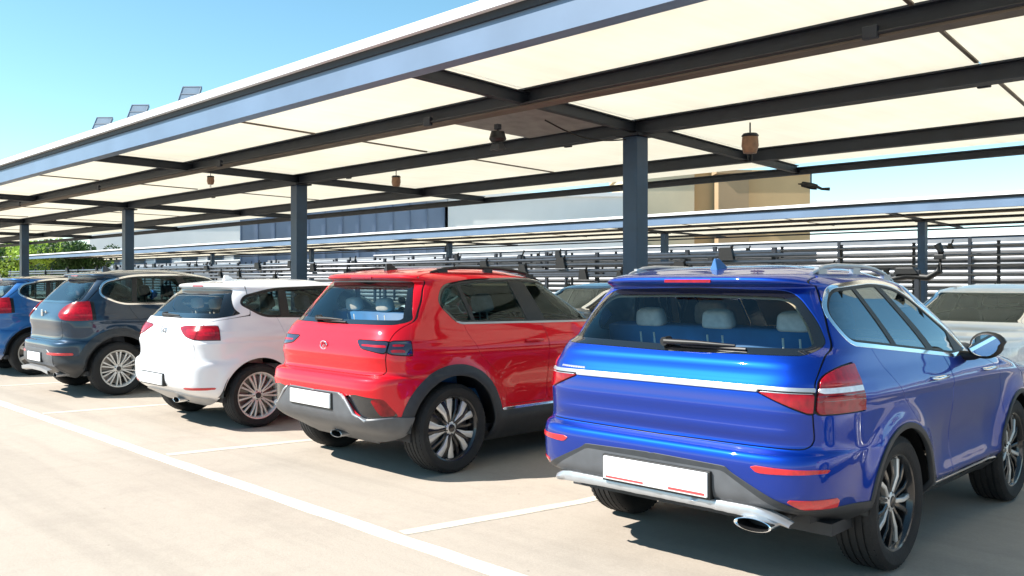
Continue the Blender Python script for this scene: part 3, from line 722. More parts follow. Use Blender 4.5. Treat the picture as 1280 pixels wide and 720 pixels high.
red=dict(name='parked_car',label='bright red crossover with black wheel arch cladding, smoked tail lights and grey lower bumper',
 W=.925,L=4.15,wheels=(.72,3.25),Ro=.36,Ra=.43,Rr=.268,tw=.25,wheel='twin',wheel_mats=('alloy','alloy_dark'),paint='p_red',seat='seat',shelf='sky_band_and_fin',
 rows=dict(L=4.15,W=.925,wr=.72,zr=1.665,gy=(.21,.52),gzb=1.205,gzt=1.545,yfb=2.85,yft=2.05,hood=1.01,shelf=.80,nr=7.5,spoil=.07,tailin=.095),
 crease=.99,rear_ridges=((1.16,.010,.03,.05),(.93,.016,.10,.012),(.70,.010,.02,.03)),lift=.10,
 rear_glass=[(0,1.545),(.60,1.535,.04),(.70,1.38,.2),(.775,1.225,.04),(.72,1.200,.04),(0,1.192)],frit=.035,
 dlo=[(.82,1.205,.06),(.665,1.36,.06),(.74,1.50,.08),(1.05,1.545,.1),(1.7,1.560,.2),(2.02,1.535,.2),(2.78,1.17,.05),(2.5,1.175,.05)],
 pillars=[[(1.43,1.7),(1.60,1.7),(1.90,1.1),(1.66,1.1)],[(.86,1.6),(.90,1.6),(1.05,1.1),(1.01,1.1)]],
 chrome_w=.014,dlo_mat='piano',glass_side='glass_teal',sill=.455,sill_trim=(.458,.480),clad=.085,clad_mat='dark_grey',
 regions=[
  ('FN',lambda x,y,z: z-1.212+.0*y,None,'dlo_low',('dlo_trim',)),
  ('FN',lambda x,y,z: np.maximum(z-.50,y-.62),None,'lowside',('body','cladding')),
  ('R',[(-.01,.66),(.37,.665),(.56,.50),(1.4,.49),(1.4,.1),(-.01,.1)],.45,'insert',('body','lowside','cladding')),
  ('R',[(.42,.645),(.56,.665),(.80,.64),(.86,.50),(.66,.475),(.565,.52)],.5,'vent',('body','insert','lowside')),
  ('R',[(.70,.635),(.80,.64),(.855,.51),(.78,.50)],.5,'ventr',('vent',)),
  ('R',[(.765,1.075),(1.4,1.075),(1.4,.99),(.93,.955),(.765,.985)],.33,'lampo',ZB),
  ('R',[(.43,1.075),(.752,1.075),(.752,.985),(.50,1.02)],.33,'lampi',ZB),
  ('R',[(.50,1.045),(.748,1.045),(.748,1.025),(.52,1.032)],.5,'lampb',('lampi',),.0),
  ('R',[(.78,1.052),(.95,1.052),(.95,1.035),(.78,1.035)],.28,'lampb',('lampo',),.0),
  ('R',[(.78,1.012),(.95,1.012),(.93,.985),(.78,.99)],.28,'lampb',('lampo',),.0),
  ('PR',sym([(0,1.73),(.62,1.62),(.728,1.40),(.785,1.225),(.758,1.15),(.758,.825),(.70,.810),(0,.810)]),.72,'tailgate',ZB),
  ('PS',[(1.32,.50),(1.26,.72),(1.0,.93),(.90,1.1),(.86,1.25),(.92,1.5),(1.54,1.50),(1.80,1.15),(1.80,.50)],.4,'rear_door',ZB),
  ('PS',[(1.81,.50),(1.81,1.16),(1.56,1.50),(1.95,1.50),(2.72,1.19),(2.92,.9),(2.84,.6),(2.80,.50)],.4,'front_door',ZB)],
 extract=[('window_chrome',('dlo_low',),('silver',),None,.004,.01,True),('lower_bumper',('insert',),('grey',),None,.022,.05,False),('side_skirt',('lowside',),('dark_grey',),None,.008,.03,True),
  ('bumper_vent',('vent','ventr'),('piano','lamp_red'),{'vent':0,'ventr':1},-.012,.0,True),
  ('tail_light',('lampo','lampi','lampb'),('lamp_dark','lamp_bright'),{'lampo':0,'lampi':0,'lampb':1},.006,.02,True)],
 handles=((1.62,1.03),(2.62,1.02)),mirror=(2.50,1.24),plate=(-.02,.59,.60,.115,-.038),wiper=((-.28,1.225),(.10,1.222),.2),rails=(.72,2.0,.60,'black'),fin=(.70,'black'),brake_lamp=(.15,1.572),extras=[red_extras],handle_mat='paint')
# ---- white car --------------------------------------------------------------
def white_extras(root,gate,S):
    b=MB(); x0,z0=0.0,1.0; y=rear_y(S,x0,z0)-.006; n=20
    b.tube([(x0+.058*math.cos(2*math.pi*i/n),y,z0+.058*math.sin(2*math.pi*i/n)) for i in range(n+1)],.006,6,cap=False)
    b.tube([(x0-.035,y,z0+.044),(x0,y,z0-.004),(x0+.035,y,z0+.044)],.006,6); b.tube([(x0-.05,y,z0+.02),(x0-.022,y,z0-.045),(x0,y,z0-.01),(x0+.022,y,z0-.045),(x0+.05,y,z0+.02)],.006,6)
    b.build('badge',M['silver'],gate,smooth=True)
    oval_pipe('exhaust_tip',.16,.275,.14,.5,.085,.03,'chrome',root)
white=dict(name='parked_car',label='white hatchback with red wedge tail lights and silver multi spoke wheels',
 W=.915,L=4.1,wheels=(.72,3.25),Ro=.335,Ra=.40,Rr=.252,tw=.23,wheel='multi',wheel_mats=('alloy','dark_grey'),paint='p_white',seat='seat',
 rows=dict(L=4.1,W=.915,wr=.735,zr=1.565,gy=(.17,.50),gzb=1.155,gzt=1.455,yfb=2.9,yft=2.1,hood=.95,shelf=.70,nr=7,spoil=.045,tailin=.06),
 crease=.95,rear_ridges=((.86,.010,.10,.02),),lift=.07,
 rear_glass=[(0,1.450),(.63,1.445,.04),(.72,1.33,.15),(.805,1.185,.04),(.76,1.155,.04),(0,1.150)],frit=.05,
 dlo=[(.80,1.165,.08),(.56,1.30,.05),(.62,1.38,.10),(.95,1.455,.12),(1.7,1.480,.2),(2.05,1.450,.2),(2.85,1.09,.05),(2.5,1.11,.05)],
 pillars=[[(1.02,1.7),(1.10,1.7),(1.12,1.0),(1.0,1.0)],[(1.52,1.7),(1.62,1.7),(1.82,1.0),(1.70,1.0)]],chrome_w=.01,dlo_mat='black',glass_side='glass_teal',sill=.25,
 regions=[
  ('FN',lambda x,y,z: np.maximum(z-.375+.10*np.clip(np.abs(x)-.35,0,1),np.maximum(y-.35,np.abs(x)-.74)),None,'insert',('body','cladding')),
  ('R',[(.695,1.075,0),(1.4,1.08),(1.4,1.03),(1.02,.935),(.695,.94,0)],.30,'lampo',ZB),
  ('R',[(.34,1.055),(.45,1.07),(.689,1.075,0),(.689,.94,0),(.52,.975)],.3,'lampi',ZB),
  ('R',[(.50,1.04),(.68,1.045),(.68,.985),(.56,.99)],.5,'lampb',('lampi',)),
  ('R',[(.71,1.05),(.95,1.05),(.93,.985),(.71,.975)],.26,'lampb',('lampo',)),
  ('R',[(.58,.425),(.86,.43),(.86,.452),(.58,.45)],.4,'refl',ZB,.006),
  ('PR',sym([(0,1.64),(.66,1.55),(.78,1.32),(.83,1.16),(.695,1.10),(.695,.74),(.62,.712),(0,.712)]),.66,'tailgate',ZB),
  ('PS',[(1.28,.30),(1.24,.58),(1.05,.85),(.98,1.1),(.92,1.22),(1.0,1.42),(1.58,1.42),(1.76,1.12),(1.76,.30)],.4,'rear_door',ZB),
  ('PS',[(1.77,.30),(1.77,1.12),(1.60,1.42),(2.0,1.42),(2.78,1.12),(2.95,.8),(2.88,.5),(2.85,.30)],.4,'front_door',ZB)],
 extract=[('lower_bumper',('insert',),('silver',),None,.014,.05,False),('reflector',('refl',),('reflector',),None,.005,.01,True),
  ('tail_light',('lampo','lampi','lampb'),('lamp_red','lamp_bright'),{'lampo':0,'lampi':0,'lampb':1},.006,.02,True)],
 handles=((1.60,.97),(2.6,.96)),mirror=(2.5,1.15),plate=(-.10,.50,.56,.115,-.022),wiper=((-.20,1.175),(.18,1.172),.2),fin=(.75,'paint'),brake_lamp=(.12,1.485),extras=[white_extras],handle_mat='paint',ds=.026,NR=95,NF=40)
# ---- dark navy car ----------------------------------------------------------
def navy_extras(root,gate,S):
    m=MB()
    for (x,z,w,h) in ((-.13,1.10,.07,.05),(-.06,1.06,.06,.07),(.03,1.10,.05,.04)):
        y=rear_y(S,x,z)-.006; m.box(x,x+w,y-.004,y+.01,z,z+h)
    m.build('badge',M['chrome'],gate,bevel=.01)
    m=MB(); n=20; ring=[]
    for i in range(n+1):
        x=-.55+1.10*i/n; e=max(0,(abs(x)-.28)/.28); y=-.03+.06*abs(x)**4
        zt=.40-.03*e; zb_=.335-.03*e
        ring+= [(x,y+.05,zb_-.01),(x,y-.006,zb_+.01),(x,y-.012,zt-.01),(x,y+.05,zt)]
    f=[(i*4+j,i*4+4+j,i*4+5+j,i*4+1+j) for i in range(n) for j in range(3)]
    m.add(ring,f); m.build('skid_bar',M['silver'],root,smooth=True,angle=50)
    oval_pipe('exhaust_tip',.42,.29,.10,.4,.07,.03,'silver',root)
navy=dict(name='parked_car',label='dark navy crossover with grey wheel arch cladding and oval side window outlined in chrome',
 W=.93,L=4.25,wheels=(.76,3.36),Ro=.36,Ra=.44,Rr=.255,tw=.25,wheel='multi',wheel_mats=('alloy','dark_grey'),paint='p_navy',seat='seat_dark',
 rows=dict(L=4.25,W=.93,wr=.74,zr=1.70,gy=(.22,.56),gzb=1.25,gzt=1.585,yfb=3.0,yft=2.2,hood=1.03,shelf=.74,nr=6.5,spoil=.08,tailin=.08),
 crease=1.0,rear_ridges=((1.02,.018,.10,.10),(.88,-.014,.06,.06)),lift=.08,
 rear_glass=[(0,1.58),(.60,1.57,.05),(.68,1.42,.15),(.72,1.27,.06),(.66,1.245,.05),(0,1.24)],frit=.03,
 dlo=[(.80,1.235,.12),(.54,1.36,.12),(.62,1.52,.12),(1.0,1.605,.15),(1.8,1.62,.2),(2.1,1.59,.2),(2.95,1.23,.05),(2.6,1.225,.05)],
 pillars=[[(1.0,1.7),(1.07,1.7),(1.0,1.1),(.93,1.1)],[(1.56,1.7),(1.66,1.7),(1.88,1.1),(1.76,1.1)]],chrome_w=.02,glass_side='glass_teal',sill=.42,clad=.10,clad_mat='dark_grey',
 regions=[
  ('FN',lambda x,y,z: np.maximum(z-.55,y-.55),None,'lowside',('body','cladding')),
  ('R',[(-.01,.63),(.42,.63),(.60,.54),(.60,.30),(-.01,.30)],.4,'insert',('body','lowside')),
  ('FN',lambda x,y,z: np.maximum(((np.abs(x)-.80)/.25)**2+((z-1.14)/.125)**2-1,y-.42)*.2,None,'lampo',ZB),
  ('FN',lambda x,y,z: (((np.abs(x)-.80)/.15)**2+((z-1.12)/.07)**2-1)*.1,None,'lampb',('lampo',)),
  ('R',[(.42,.595),(1.4,.600),(1.4,.565),(.45,.565)],.20,'refl',('body','lowside','insert'),.006),
  ('PR',sym([(0,1.77),(.66,1.68),(.74,1.42),(.77,1.26),(.66,1.0),(.66,.78),(.58,.76),(0,.76)]),.74,'tailgate',ZB),
  ('PS',[(1.36,.46),(1.32,.72),(1.05,.95),(.92,1.15),(.88,1.3),(.95,1.5),(1.62,1.5),(1.88,1.25),(1.88,.46)],.4,'rear_door',ZB),
  ('PS',[(1.89,.46),(1.89,1.25),(1.64,1.5),(2.1,1.5),(2.85,1.24),(3.02,.9),(2.94,.6),(2.9,.46)],.4,'front_door',ZB)],
 extract=[('lower_bumper',('insert',),('grey',),None,.014,.05,False),('side_skirt',('lowside',),('dark_grey',),None,.008,.03,True),
  ('reflector',('refl',),('reflector',),None,.014,.02,True),
  ('tail_light',('lampo','lampb'),('lamp_red','lamp_bright'),{'lampo':0,'lampb':1},.014,.03,True)],
 handles=((1.70,1.06),(2.7,1.05)),mirror=(2.6,1.28),plate=(-.02,.52,.52,.115,-.03),fin=(.85,'paint'),brake_lamp=(.12,1.61),extras=[navy_extras],handle_mat='paint',ds=.028,NR=90,NF=40)
# ---- azure car, far left ------------------------------------------------------
azure=dict(navy); azure.update(label='bright blue crossover with a dark roof, half out of view beyond the navy car',paint='p_azure',
 rows=dict(navy['rows'],zr=1.63,gzt=1.53),extras=[],plate=(-.02,.52,.52,.115,-.03),clad=.0,sill=.34,
 dlo=[(.80,1.21,.12),(.54,1.33,.12),(.62,1.47,.12),(1.0,1.55,.15),(1.8,1.565,.2),(2.1,1.53,.2),(2.95,1.20,.05),(2.6,1.195,.05)],
 rear_glass=[(0,1.525),(.60,1.515,.05),(.68,1.40,.15),(.72,1.27,.06),(.66,1.245,.05),(0,1.24)],brake_lamp=(.12,1.555),fin=None,
 wheel='seven',regions=[q for q in navy['regions'] if q[3] not in ('lowside','insert')]+[('FN',lambda x,y,z: np.maximum(1.57-z,0*z-1),None,'darkroof',('body','tailgate'))],
 extract=[q for q in navy['extract'] if q[0] in ('reflector','tail_light')]+[('roof',('darkroof',),('piano',),None,.002,.0,False)])
azure['regions']=[(q[0],q[1],q[2],q[3],tuple(t for t in q[4] if t in('body','lampo','tailgate')))+tuple(q[5:]) for q in azure['regions']]
# ---- cars of the second row, facing the camera --------------------------------
def front_poly(poly,ymin): return lambda x,y,z: np.maximum(sdf(poly,np.abs(x),z), ymin-y)
def front_extras(root,gate,S):
    A=_arr(S); m=A[:,1]>3.6; B=A[m]
    def fy(x,z): d=(B[:,0]-x)**2+(B[:,2]-z)**2; return float(B[np.argsort(d)[:3],1].mean())
    b=MB(); b.box(-.26,.26,fy(0,.42)-.01,fy(0,.42)+.012,.37,.48); b.build('number_plate',M['plate'],root,bevel=.005)
    n=18; y=fy(0,.70)+.008; c=MB(); c.tube([(.06*math.cos(2*math.pi*i/n),y,.72+.06*math.sin(2*math.pi*i/n)) for i in range(n+1)],.008,6,cap=False); c.build('badge',M['chrome'],root,smooth=True)
    for sd in (1,-1):
        m_=MB(); m_.tube([(sd*.62,fy(.62,.48)-.0,.48),(sd*.62,fy(.62,.48)+.012,.48)],.055,16); m_.build('fog_light',M['lamp_clear'],root,smooth=True,angle=40)
frontcar=dict(name='parked_car',label='silver hatchback facing the camera behind the door mirror of the cobalt blue crossover',
 W=.92,L=4.3,wheels=(.82,3.42),Ro=.33,Ra=.38,Rr=.25,tw=.23,wheel='multi',wheel_mats=('alloy','dark_grey'),paint='p_silver',seat='seat_dark',
 rows=dict(L=4.3,W=.92,wr=.70,zr=1.50,gy=(.22,.55),gzb=1.12,gzt=1.40,yfb=3.22,yft=2.35,hood=.93,shelf=.70,nr=6.5,spoil=.08,tailin=.06),
 crease=.90,rear_ridges=(),lift=.07,
 rear_glass=[(0,1.395),(.60,1.385,.04),(.72,1.16,.04),(0,1.115)],frit=.05,
 dlo=[(.75,1.12,.08),(.60,1.28,.1),(.95,1.385,.12),(1.8,1.42,.2),(2.3,1.39,.2),(3.1,1.045,.05),(2.7,1.06,.05)],
 pillars=[[(1.0,1.7),(1.08,1.7),(1.10,1.0),(.98,1.0)],[(1.66,1.7),(1.76,1.7),(1.92,1.0),(1.80,1.0)]],chrome_w=.014,dlo_mat='chrome',glass_side='glass',ws='glass_teal',sill=.27,
 regions=[
  ('FN',front_poly(fillet([(.50,.80),(1.4,.90),(1.4,.74),(.56,.66)],.03),3.75),None,'headlight',ZB),
  ('FN',front_poly(fillet([(-.1,.78),(.46,.78),(.40,.62),(-.1,.62)],.03),3.7),None,'grille',ZB),
  ('FN',front_poly(fillet([(-.1,.56),(.72,.56),(.80,.36),(.5,.32),(-.1,.32)],.04),3.7),None,'intake',ZB),
  ('PR',sym([(0,1.60),(.66,1.50),(.76,1.28),(.80,1.16),(.72,1.08),(.70,.72),(0,.712)]),.66,'tailgate',ZB),
  ('PS',[(1.32,.30),(1.28,.58),(1.07,.85),(.96,1.1),(.9,1.2),(.86,1.46),(1.70,1.47),(1.86,1.08),(1.86,.30)],.4,'rear_door',ZB),
  ('PS',[(1.87,.30),(1.87,1.08),(1.72,1.47),(2.3,1.44),(3.1,1.02),(3.05,.8),(2.98,.5),(2.95,.30)],.4,'front_door',ZB)],
 extract=[('headlight',('headlight',),('lamp_clear',),None,.004,.02,True),('grille',('grille',),('piano',),None,-.01,.0,False),('air_intake',('intake',),('black',),None,-.02,.0,False)],
 handles=((1.66,.93),(2.7,.92)),mirror=(2.85,1.10),extras=[front_extras],handle_mat='paint',ds=.032,NR=70,NF=60)
def copy_tree(o, parent=None):
    c=o.copy(); COL.objects.link(c); c.parent=parent
    for ch in list(o.children): copy_tree(ch,c)
    return c
# ------------------------------------------------------------------ place the front row
CAMH=1.55
def put(sp,x,y,rz):
    r=build_car(sp); r.location=(x,y,0); r.rotation_euler=(0,0,R(rz)); return r
put(blue,-2.90,3.85,1.6); put(red,-6.37,3.95,0); put(white,-9.50,3.95,0); put(navy,-13.2,3.85,0); put(azure,-16.8,3.85,0)
silver=put(frontcar,-3.9,14.4,180)
def recolour(root,new,old='paint_silver'):
    def rec(o):
        if o.type=='MESH' and any(m and m.name==old for m in o.data.materials):
            o.data=o.data.copy()
            for i,m in enumerate(o.data.materials):
                if m and m.name==old: o.data.materials[i]=M[new]
        for c in o.children: rec(c)
    rec(root)
M['p_grey']=paint('paint_grey',(0.10,0.11,0.12),0.4,0.35); M['p_black']=paint('paint_black',(0.01,0.011,0.013),0.2,0.3)
for (x,y,col,lab) in ((-7.6,14.4,'p_grey','grey hatchback facing the camera, seen through the rear window of the cobalt blue crossover'),
                      (-10.9,14.8,'p_navy','dark blue hatchback facing the camera in the gap between red and cobalt blue crossovers'),
                      (-14.3,14.5,'p_black','black hatchback facing the camera, seen through the side windows of the red crossover')):
    c=copy_tree(silver); c.location=(x,y,0); recolour(c,col); c['label']=lab
c=copy_tree(bpy.data.objects['parked_car.002']); c.location=(.95,3.95,0); c['label']='unseen white hatchback past the right edge, only reflected in the doors of the cobalt blue crossover'  # unseen neighbour out of frame, put there to reflect in the blue doors
for o in list(scene.objects):
    if o.get('category')=='car': o['group']='cars facing the second bays' if abs(o.rotation_euler[2])>2 else 'cars parked in a row under the near carport'
# ------------------------------------------------------------------ ground, markings
def noise_node(nt,tc,scale,detail=5,rough=.5,vec=None):
    n=nt.nodes.new('ShaderNodeTexNoise'); n.inputs['Scale'].default_value=scale; n.inputs['Detail'].default_value=detail; n.inputs['Roughness'].default_value=rough
    nt.links.new(vec or tc.outputs['Object'],n.inputs['Vector']); return n
def ramp(nt,src,p0,c0,p1,c1):
    r=nt.nodes.new('ShaderNodeValToRGB'); e=r.color_ramp.elements; e[0].position=p0;e[1].position=p1
    e[0].color=(c0,c0,c0,1) if isinstance(c0,(int,float)) else tuple(c0)+(1,); e[1].color=(c1,c1,c1,1) if isinstance(c1,(int,float)) else tuple(c1)+(1,)
    nt.links.new(src,r.inputs['Fac']); return r
def mult(nt,a,b,f=1.0):
    m=nt.nodes.new('ShaderNodeMix'); m.data_type='RGBA'; m.blend_type='MULTIPLY'; m.inputs[0].default_value=f
    nt.links.new(a,m.inputs[6]); nt.links.new(b,m.inputs[7]); return m.outputs[2]
GC=(0.455,0.392,0.328)
def pave(name,c,grain=.06):
    m,nt,b=new_mat(name); tc=nt.nodes.new('ShaderNodeTexCoord'); b.inputs['Roughness'].default_value=.88; b.inputs['Specular IOR Level'].default_value=.3
    big=noise_node(nt,tc,.35,6,.6); a=ramp(nt,big.outputs['Fac'],.3,tuple(q*.93 for q in c),.7,tuple(q*1.05 for q in c))
    fine=noise_node(nt,tc,55,4,.7); f2=ramp(nt,fine.outputs['Fac'],.25,1-grain*2.2,.75,1+0)
    sp=noise_node(nt,tc,14,6,.75); f3=ramp(nt,sp.outputs['Fac'],.3,1-grain,.62,1.0)
    st=noise_node(nt,tc,1.1,8,.75); f4=ramp(nt,st.outputs['Fac'],.34,.90,.5,1.0)
    v=nt.nodes.new('ShaderNodeTexVoronoi'); v.inputs['Scale'].default_value=3.2; nt.links.new(tc.outputs['Object'],v.inputs['Vector'])
    f5=ramp(nt,v.outputs['Distance'],.018,.55,.03,1.0)
    mp=nt.nodes.new('ShaderNodeMapping'); mp.inputs['Scale'].default_value=(.16,2.3,1); mp.inputs['Rotation'].default_value=(0,0,.05); nt.links.new(tc.outputs['Object'],mp.inputs['Vector'])
    n7=noise_node(nt,tc,1.0,5,.6,mp.outputs[0]); f7=ramp(nt,n7.outputs['Fac'],.36,.90,.52,1.0)
    v2=nt.nodes.new('ShaderNodeTexVoronoi'); v2.inputs['Scale'].default_value=.55; nw=noise_node(nt,tc,7,4,.7); mxv=nt.nodes.new('ShaderNodeMix'); mxv.data_type='RGBA'; mxv.inputs[0].default_value=.12; nt.links.new(tc.outputs['Object'],mxv.inputs[6]); nt.links.new(nw.outputs['Color'],mxv.inputs[7]); nt.links.new(mxv.outputs[2],v2.inputs['Vector']); f8=ramp(nt,v2.outputs['Distance'],.03,.80,.13,1.0)
    col=mult(nt,mult(nt,mult(nt,mult(nt,mult(nt,mult(nt,a.outputs[0],f2.outputs[0]),f3.outputs[0]),f4.outputs[0]),f5.outputs[0]),f7.outputs[0]),f8.outputs[0])
    nt.links.new(col,b.inputs['Base Color'])
    bp=nt.nodes.new('ShaderNodeBump'); bp.inputs['Strength'].default_value=.35; bp.inputs['Distance'].default_value=.006
    nt.links.new(fine.outputs['Fac'],bp.inputs['Height']); nt.links.new(bp.outputs['Normal'],b.inputs['Normal']); return m
M['pave']=pave('pale_asphalt',GC)
def marking(name,c):
    m,nt,b=new_mat(name); tc=nt.nodes.new('ShaderNodeTexCoord'); b.inputs['Roughness'].default_value=.7
    n=noise_node(nt,tc,22,6,.8); n2=noise_node(nt,tc,2.2,5,.7); mm=nt.nodes.new('ShaderNodeMath'); mm.operation='MULTIPLY_ADD'; nt.links.new(n2.outputs['Fac'],mm.inputs[0]); mm.inputs[1].default_value=.55; nt.links.new(n.outputs['Fac'],mm.inputs[2]); r=ramp(nt,mm.outputs[0],.60,tuple(GC[i]*1.1 for i in range(3)),.80,c); nt.links.new(r.outputs[0],b.inputs['Base Color']); return m
M['line']=marking('worn_white_paint',(0.74,0.68,0.57)); M['line2']=marking('faded_white_paint',(0.66,0.59,0.48))
g=MB(); g.add([(-600,-400,0),(500,-400,0),(500,900,0),(-600,900,0)],[(0,1,2,3)]); tag(g.build('ground',M['pave']),kind='structure')
def strip(name,pts,w,mat,z=.004):
    """ribbon along a polyline with slightly uneven edges"""
    rnd=random.Random(hash(name)%97+len(pts)); v=[];f=[]
    P=[]; 
    for a,b in zip(pts[:-1],pts[1:]):
        a=Vector(a);b=Vector(b);n=max(1,int((b-a).length/.25))
        for i in range(n): P.append(a.lerp(b,i/n))
    P.append(Vector(pts[-1]))
    for i,p in enumerate(P):
        d=(P[min(i+1,len(P)-1)]-P[max(i-1,0)]).normalized(); nn=Vector((-d.y,d.x))
        w1=w/2+rnd.uniform(-.006,.006); w2=w/2+rnd.uniform(-.006,.006)
        for (s_,zz) in ((w1,.0004),(w1-.003,z),(-w2+.003,z),(-w2,.0004)): v.append((p.x+nn.x*s_,p.y+nn.y*s_,zz))
    for i in range(len(P)-1):
        for j in range(3): f.append((4*i+j,4*i+j+1,4*i+j+5,4*i+j+4))
    m=MB(); m.add(v,f); return tag(m.build(name,mat),kind='structure')
strip('lane_line',[(-60,3.22),(-1.2,3.26)],.125,M['line'])
for k in range(8):
    x=-4.40-3.42*k
    strip('bay_line',[(x,3.34),(x+.25,4.7),(x+.55,9.0)],.11,M['line2'])
for k in range(12):
    x=.3-3.35*k
    strip('bay_line',[(x-2.0,10.1),(x-2.0,15.2)],.10,M['line2'],.0075)
# ------------------------------------------------------------------ carports
M['steel']=simple('blue_grey_steel',(0.010,0.034,0.075),0.40,metal=0.1,noise=0.25,scale=3,rn=.1)
M['steel_dk']=simple('dark_steel',(0.006,0.010,0.018),0.6,noise=0.25,scale=4)
M['flange']=simple('primer_flange',(0.11,0.085,0.065),0.6,noise=0.2,scale=4)
M['fascia']=simple('fascia_steel',(0.12,0.18,0.275),0.45,noise=0.10,scale=1.2)
M['gutter']=simple('white_gutter',(0.80,0.80,0.80),0.4,noise=0.03)
M['rubber']=simple('black_seal',(0.008,0.009,0.012),0.6,noise=0.1)
M['bolt']=simple('zinc_bolt',(0.3,0.3,0.3),0.4,metal=.8,noise=0.1)
def panel_mat():
    m,nt,b=new_mat('cream_roof_sheet'); out=nt.nodes['Material Output']; tc=nt.nodes.new('ShaderNodeTexCoord')
    n=noise_node(nt,tc,.9,5,.6); r=ramp(nt,n.outputs['Fac'],.3,(.915,.865,.765),.7,(.95,.91,.82))
    st=nt.nodes.new('ShaderNodeMapping'); st.inputs['Scale'].default_value=(9,.35,1); nt.links.new(tc.outputs['Object'],st.inputs['Vector'])
    n2=noise_node(nt,tc,1.0,4,.6,st.outputs[0]); r2=ramp(nt,n2.outputs['Fac'],.3,.95,.7,1.0)
    col=mult(nt,r.outputs[0],r2.outputs[0])
    d=nt.nodes.new('ShaderNodeBsdfDiffuse'); t=nt.nodes.new('ShaderNodeBsdfTranslucent'); mx=nt.nodes.new('ShaderNodeMixShader'); mx.inputs[0].default_value=.66
    nt.links.new(col,d.inputs[0]); nt.links.new(col,t.inputs[0]); nt.links.new(d.outputs[0],mx.inputs[1]); nt.links.new(t.outputs[0],mx.inputs[2]); nt.links.new(mx.outputs[0],out.inputs['Surface']); return m
M['sheet']=panel_mat()
SK=-.13
def carport(yf, cols, x0, x1, label, seams=True, bd=1.0, colw=.23, group='rows of steel carports', detail=True):
    """yf: y of the front fascia. beams run along x at fixed offsets; cols: x of the columns."""
    ZB=CAMH+1.85
    root=empty('carport',(cols[0],yf+4.2,0),0,label,'carport',group)
    ox,oy=cols[0],yf+4.2
    def B(): return MB()
    def fin(m,name,mats,bev=0,par=None):
        m.v=[(p[0]-ox,p[1]-oy,p[2]) for p in m.v]; return m.build(name,mats,par or root,bevel=bev)
    # fascia: blue grey board, black seal line, white gutter above
    m=B(); m.box(x0,x1,yf,yf+.05,ZB,ZB+.235); m.box(x0,x1,yf+.05,yf+.16,ZB,ZB+.012); fin(m,'fascia',M['fascia'])
    m=B(); m.box(x0,x1,yf-.03,yf+.10,ZB+.235,ZB+.30); fin(m,'fascia_seal',M['rubber'])
    m=B(); m.box(x0,x1,yf-.09,yf+.10,ZB+.30,ZB+.385); m.box(x0,x1,yf+.10,yf+.14,ZB+.30,ZB+.36); fin(m,'gutter',M['gutter'])
    # long I-beams: y, bottom z, depth, flange
    beams=[(yf+1.95,ZB+.0,.20,.18,1),(yf+4.2,ZB+.0,.18,.18,0),(yf+7.6,ZB+.0,.20,.13,0),(yf+9.7,ZB+.0,.13,.10,0)]
    for (y,z,h,w,fl) in beams:
        h*=bd
        m=B(); m.box(x0,x1,y-.012,y+.012,z+.018,z+h-.018,0)
        m.box(x0,x1,y-w/2,y+w/2,z,z+.018,1 if fl else 0); m.box(x0,x1,y-w/2,y+w/2,z+h-.018,z+h,0)
        fin(m,'long_beam',[M['steel_dk'],M['flange']])
    # cross beams at the columns + light purlins at the seams
    for c in cols:
        ys=[yf+.17]+[b[0] for b in beams]
        for i in range(len(ys)-1):
            a=ys[i]+(.013 if i else 0); b=ys[i+1]-.013
            m=B(); xa=c+SK*(a-(yf+4.2)); xb=c+SK*(b-(yf+4.2))
            for (w,z0,z1) in ((.02,ZB+.012+.03*bd,ZB+.01+.14*bd),(.09,ZB+.03*bd,ZB+.012+.03*bd),(.09,ZB+.01+.14*bd,ZB+.022+.14*bd)):
                m.add([(xa-w/2,a,z0),(xa+w/2,a,z0),(xb+w/2,b,z0),(xb-w/2,b,z0),(xa-w/2,a,z1),(xa+w/2,a,z1),(xb+w/2,b,z1),(xb-w/2,b,z1)],[(0,3,2,1),(4,5,6,7),(0,1,5,4),(1,2,6,5),(2,3,7,6),(3,0,4,7)])
            fin(m,'cross_beam',M['steel_dk'])
    # conduit clipped under the first beams, with junction boxes
    if detail:
        for (yy,off) in ((beams[1][0],.12),(beams[0][0],-.115)):
            m=B(); m.tube([(x0+1,yy+off,ZB+.03),(x1-.1,yy+off,ZB+.03)],.012,6); fin(m,'conduit',M['rubber'])
            xx=x1-2.3
            while xx>-34 and yf<10:
                m=B(); m.box(xx-.06,xx+.06,yy+off-.02,yy+off+.03,ZB-.01,ZB+.09); fin(m,'junction_box',M['steel_dk'],.008); xx-=5.37
    # columns with head and foot plates
    for c in cols:
        m=B(); y=yf+4.2; h=colw/2
        m.box(c-h,c+h,y-h,y+h,.02,ZB-.03); 
        col=fin(m,'column',M['steel'],.008)
        m=B(); m.box(c-h-.06,c+h+.06,y-h-.06,y+h+.06,ZB-.03,ZB-.002); fin(m,'head_plate',M['steel_dk'],0,None)
        m=B(); m.box(c-h-.09,c+h+.09,y-h-.09,y+h+.09,0,.02)
        for dx in (-1,1):
            for dy in (-1,1): m.lathe([(.02,.018),(.045,.018),(.046,.001)],6,'z',(c+dx*(h+.05),y+dy*(h+.05),0))
        fin(m,'base_plate',M['steel_dk'],0,None)
    # roof sheets with seams every half bay
    xs=[]; 
    x=x0
    sp=4.1
    k0=math.floor((x0-cols[0])/sp)+1
    edges=[x0-2]+[cols[0]+sp*k for k in range(k0,int((x1-cols[0])/sp)+1)]+[x1+2]
    zt=ZB+.205
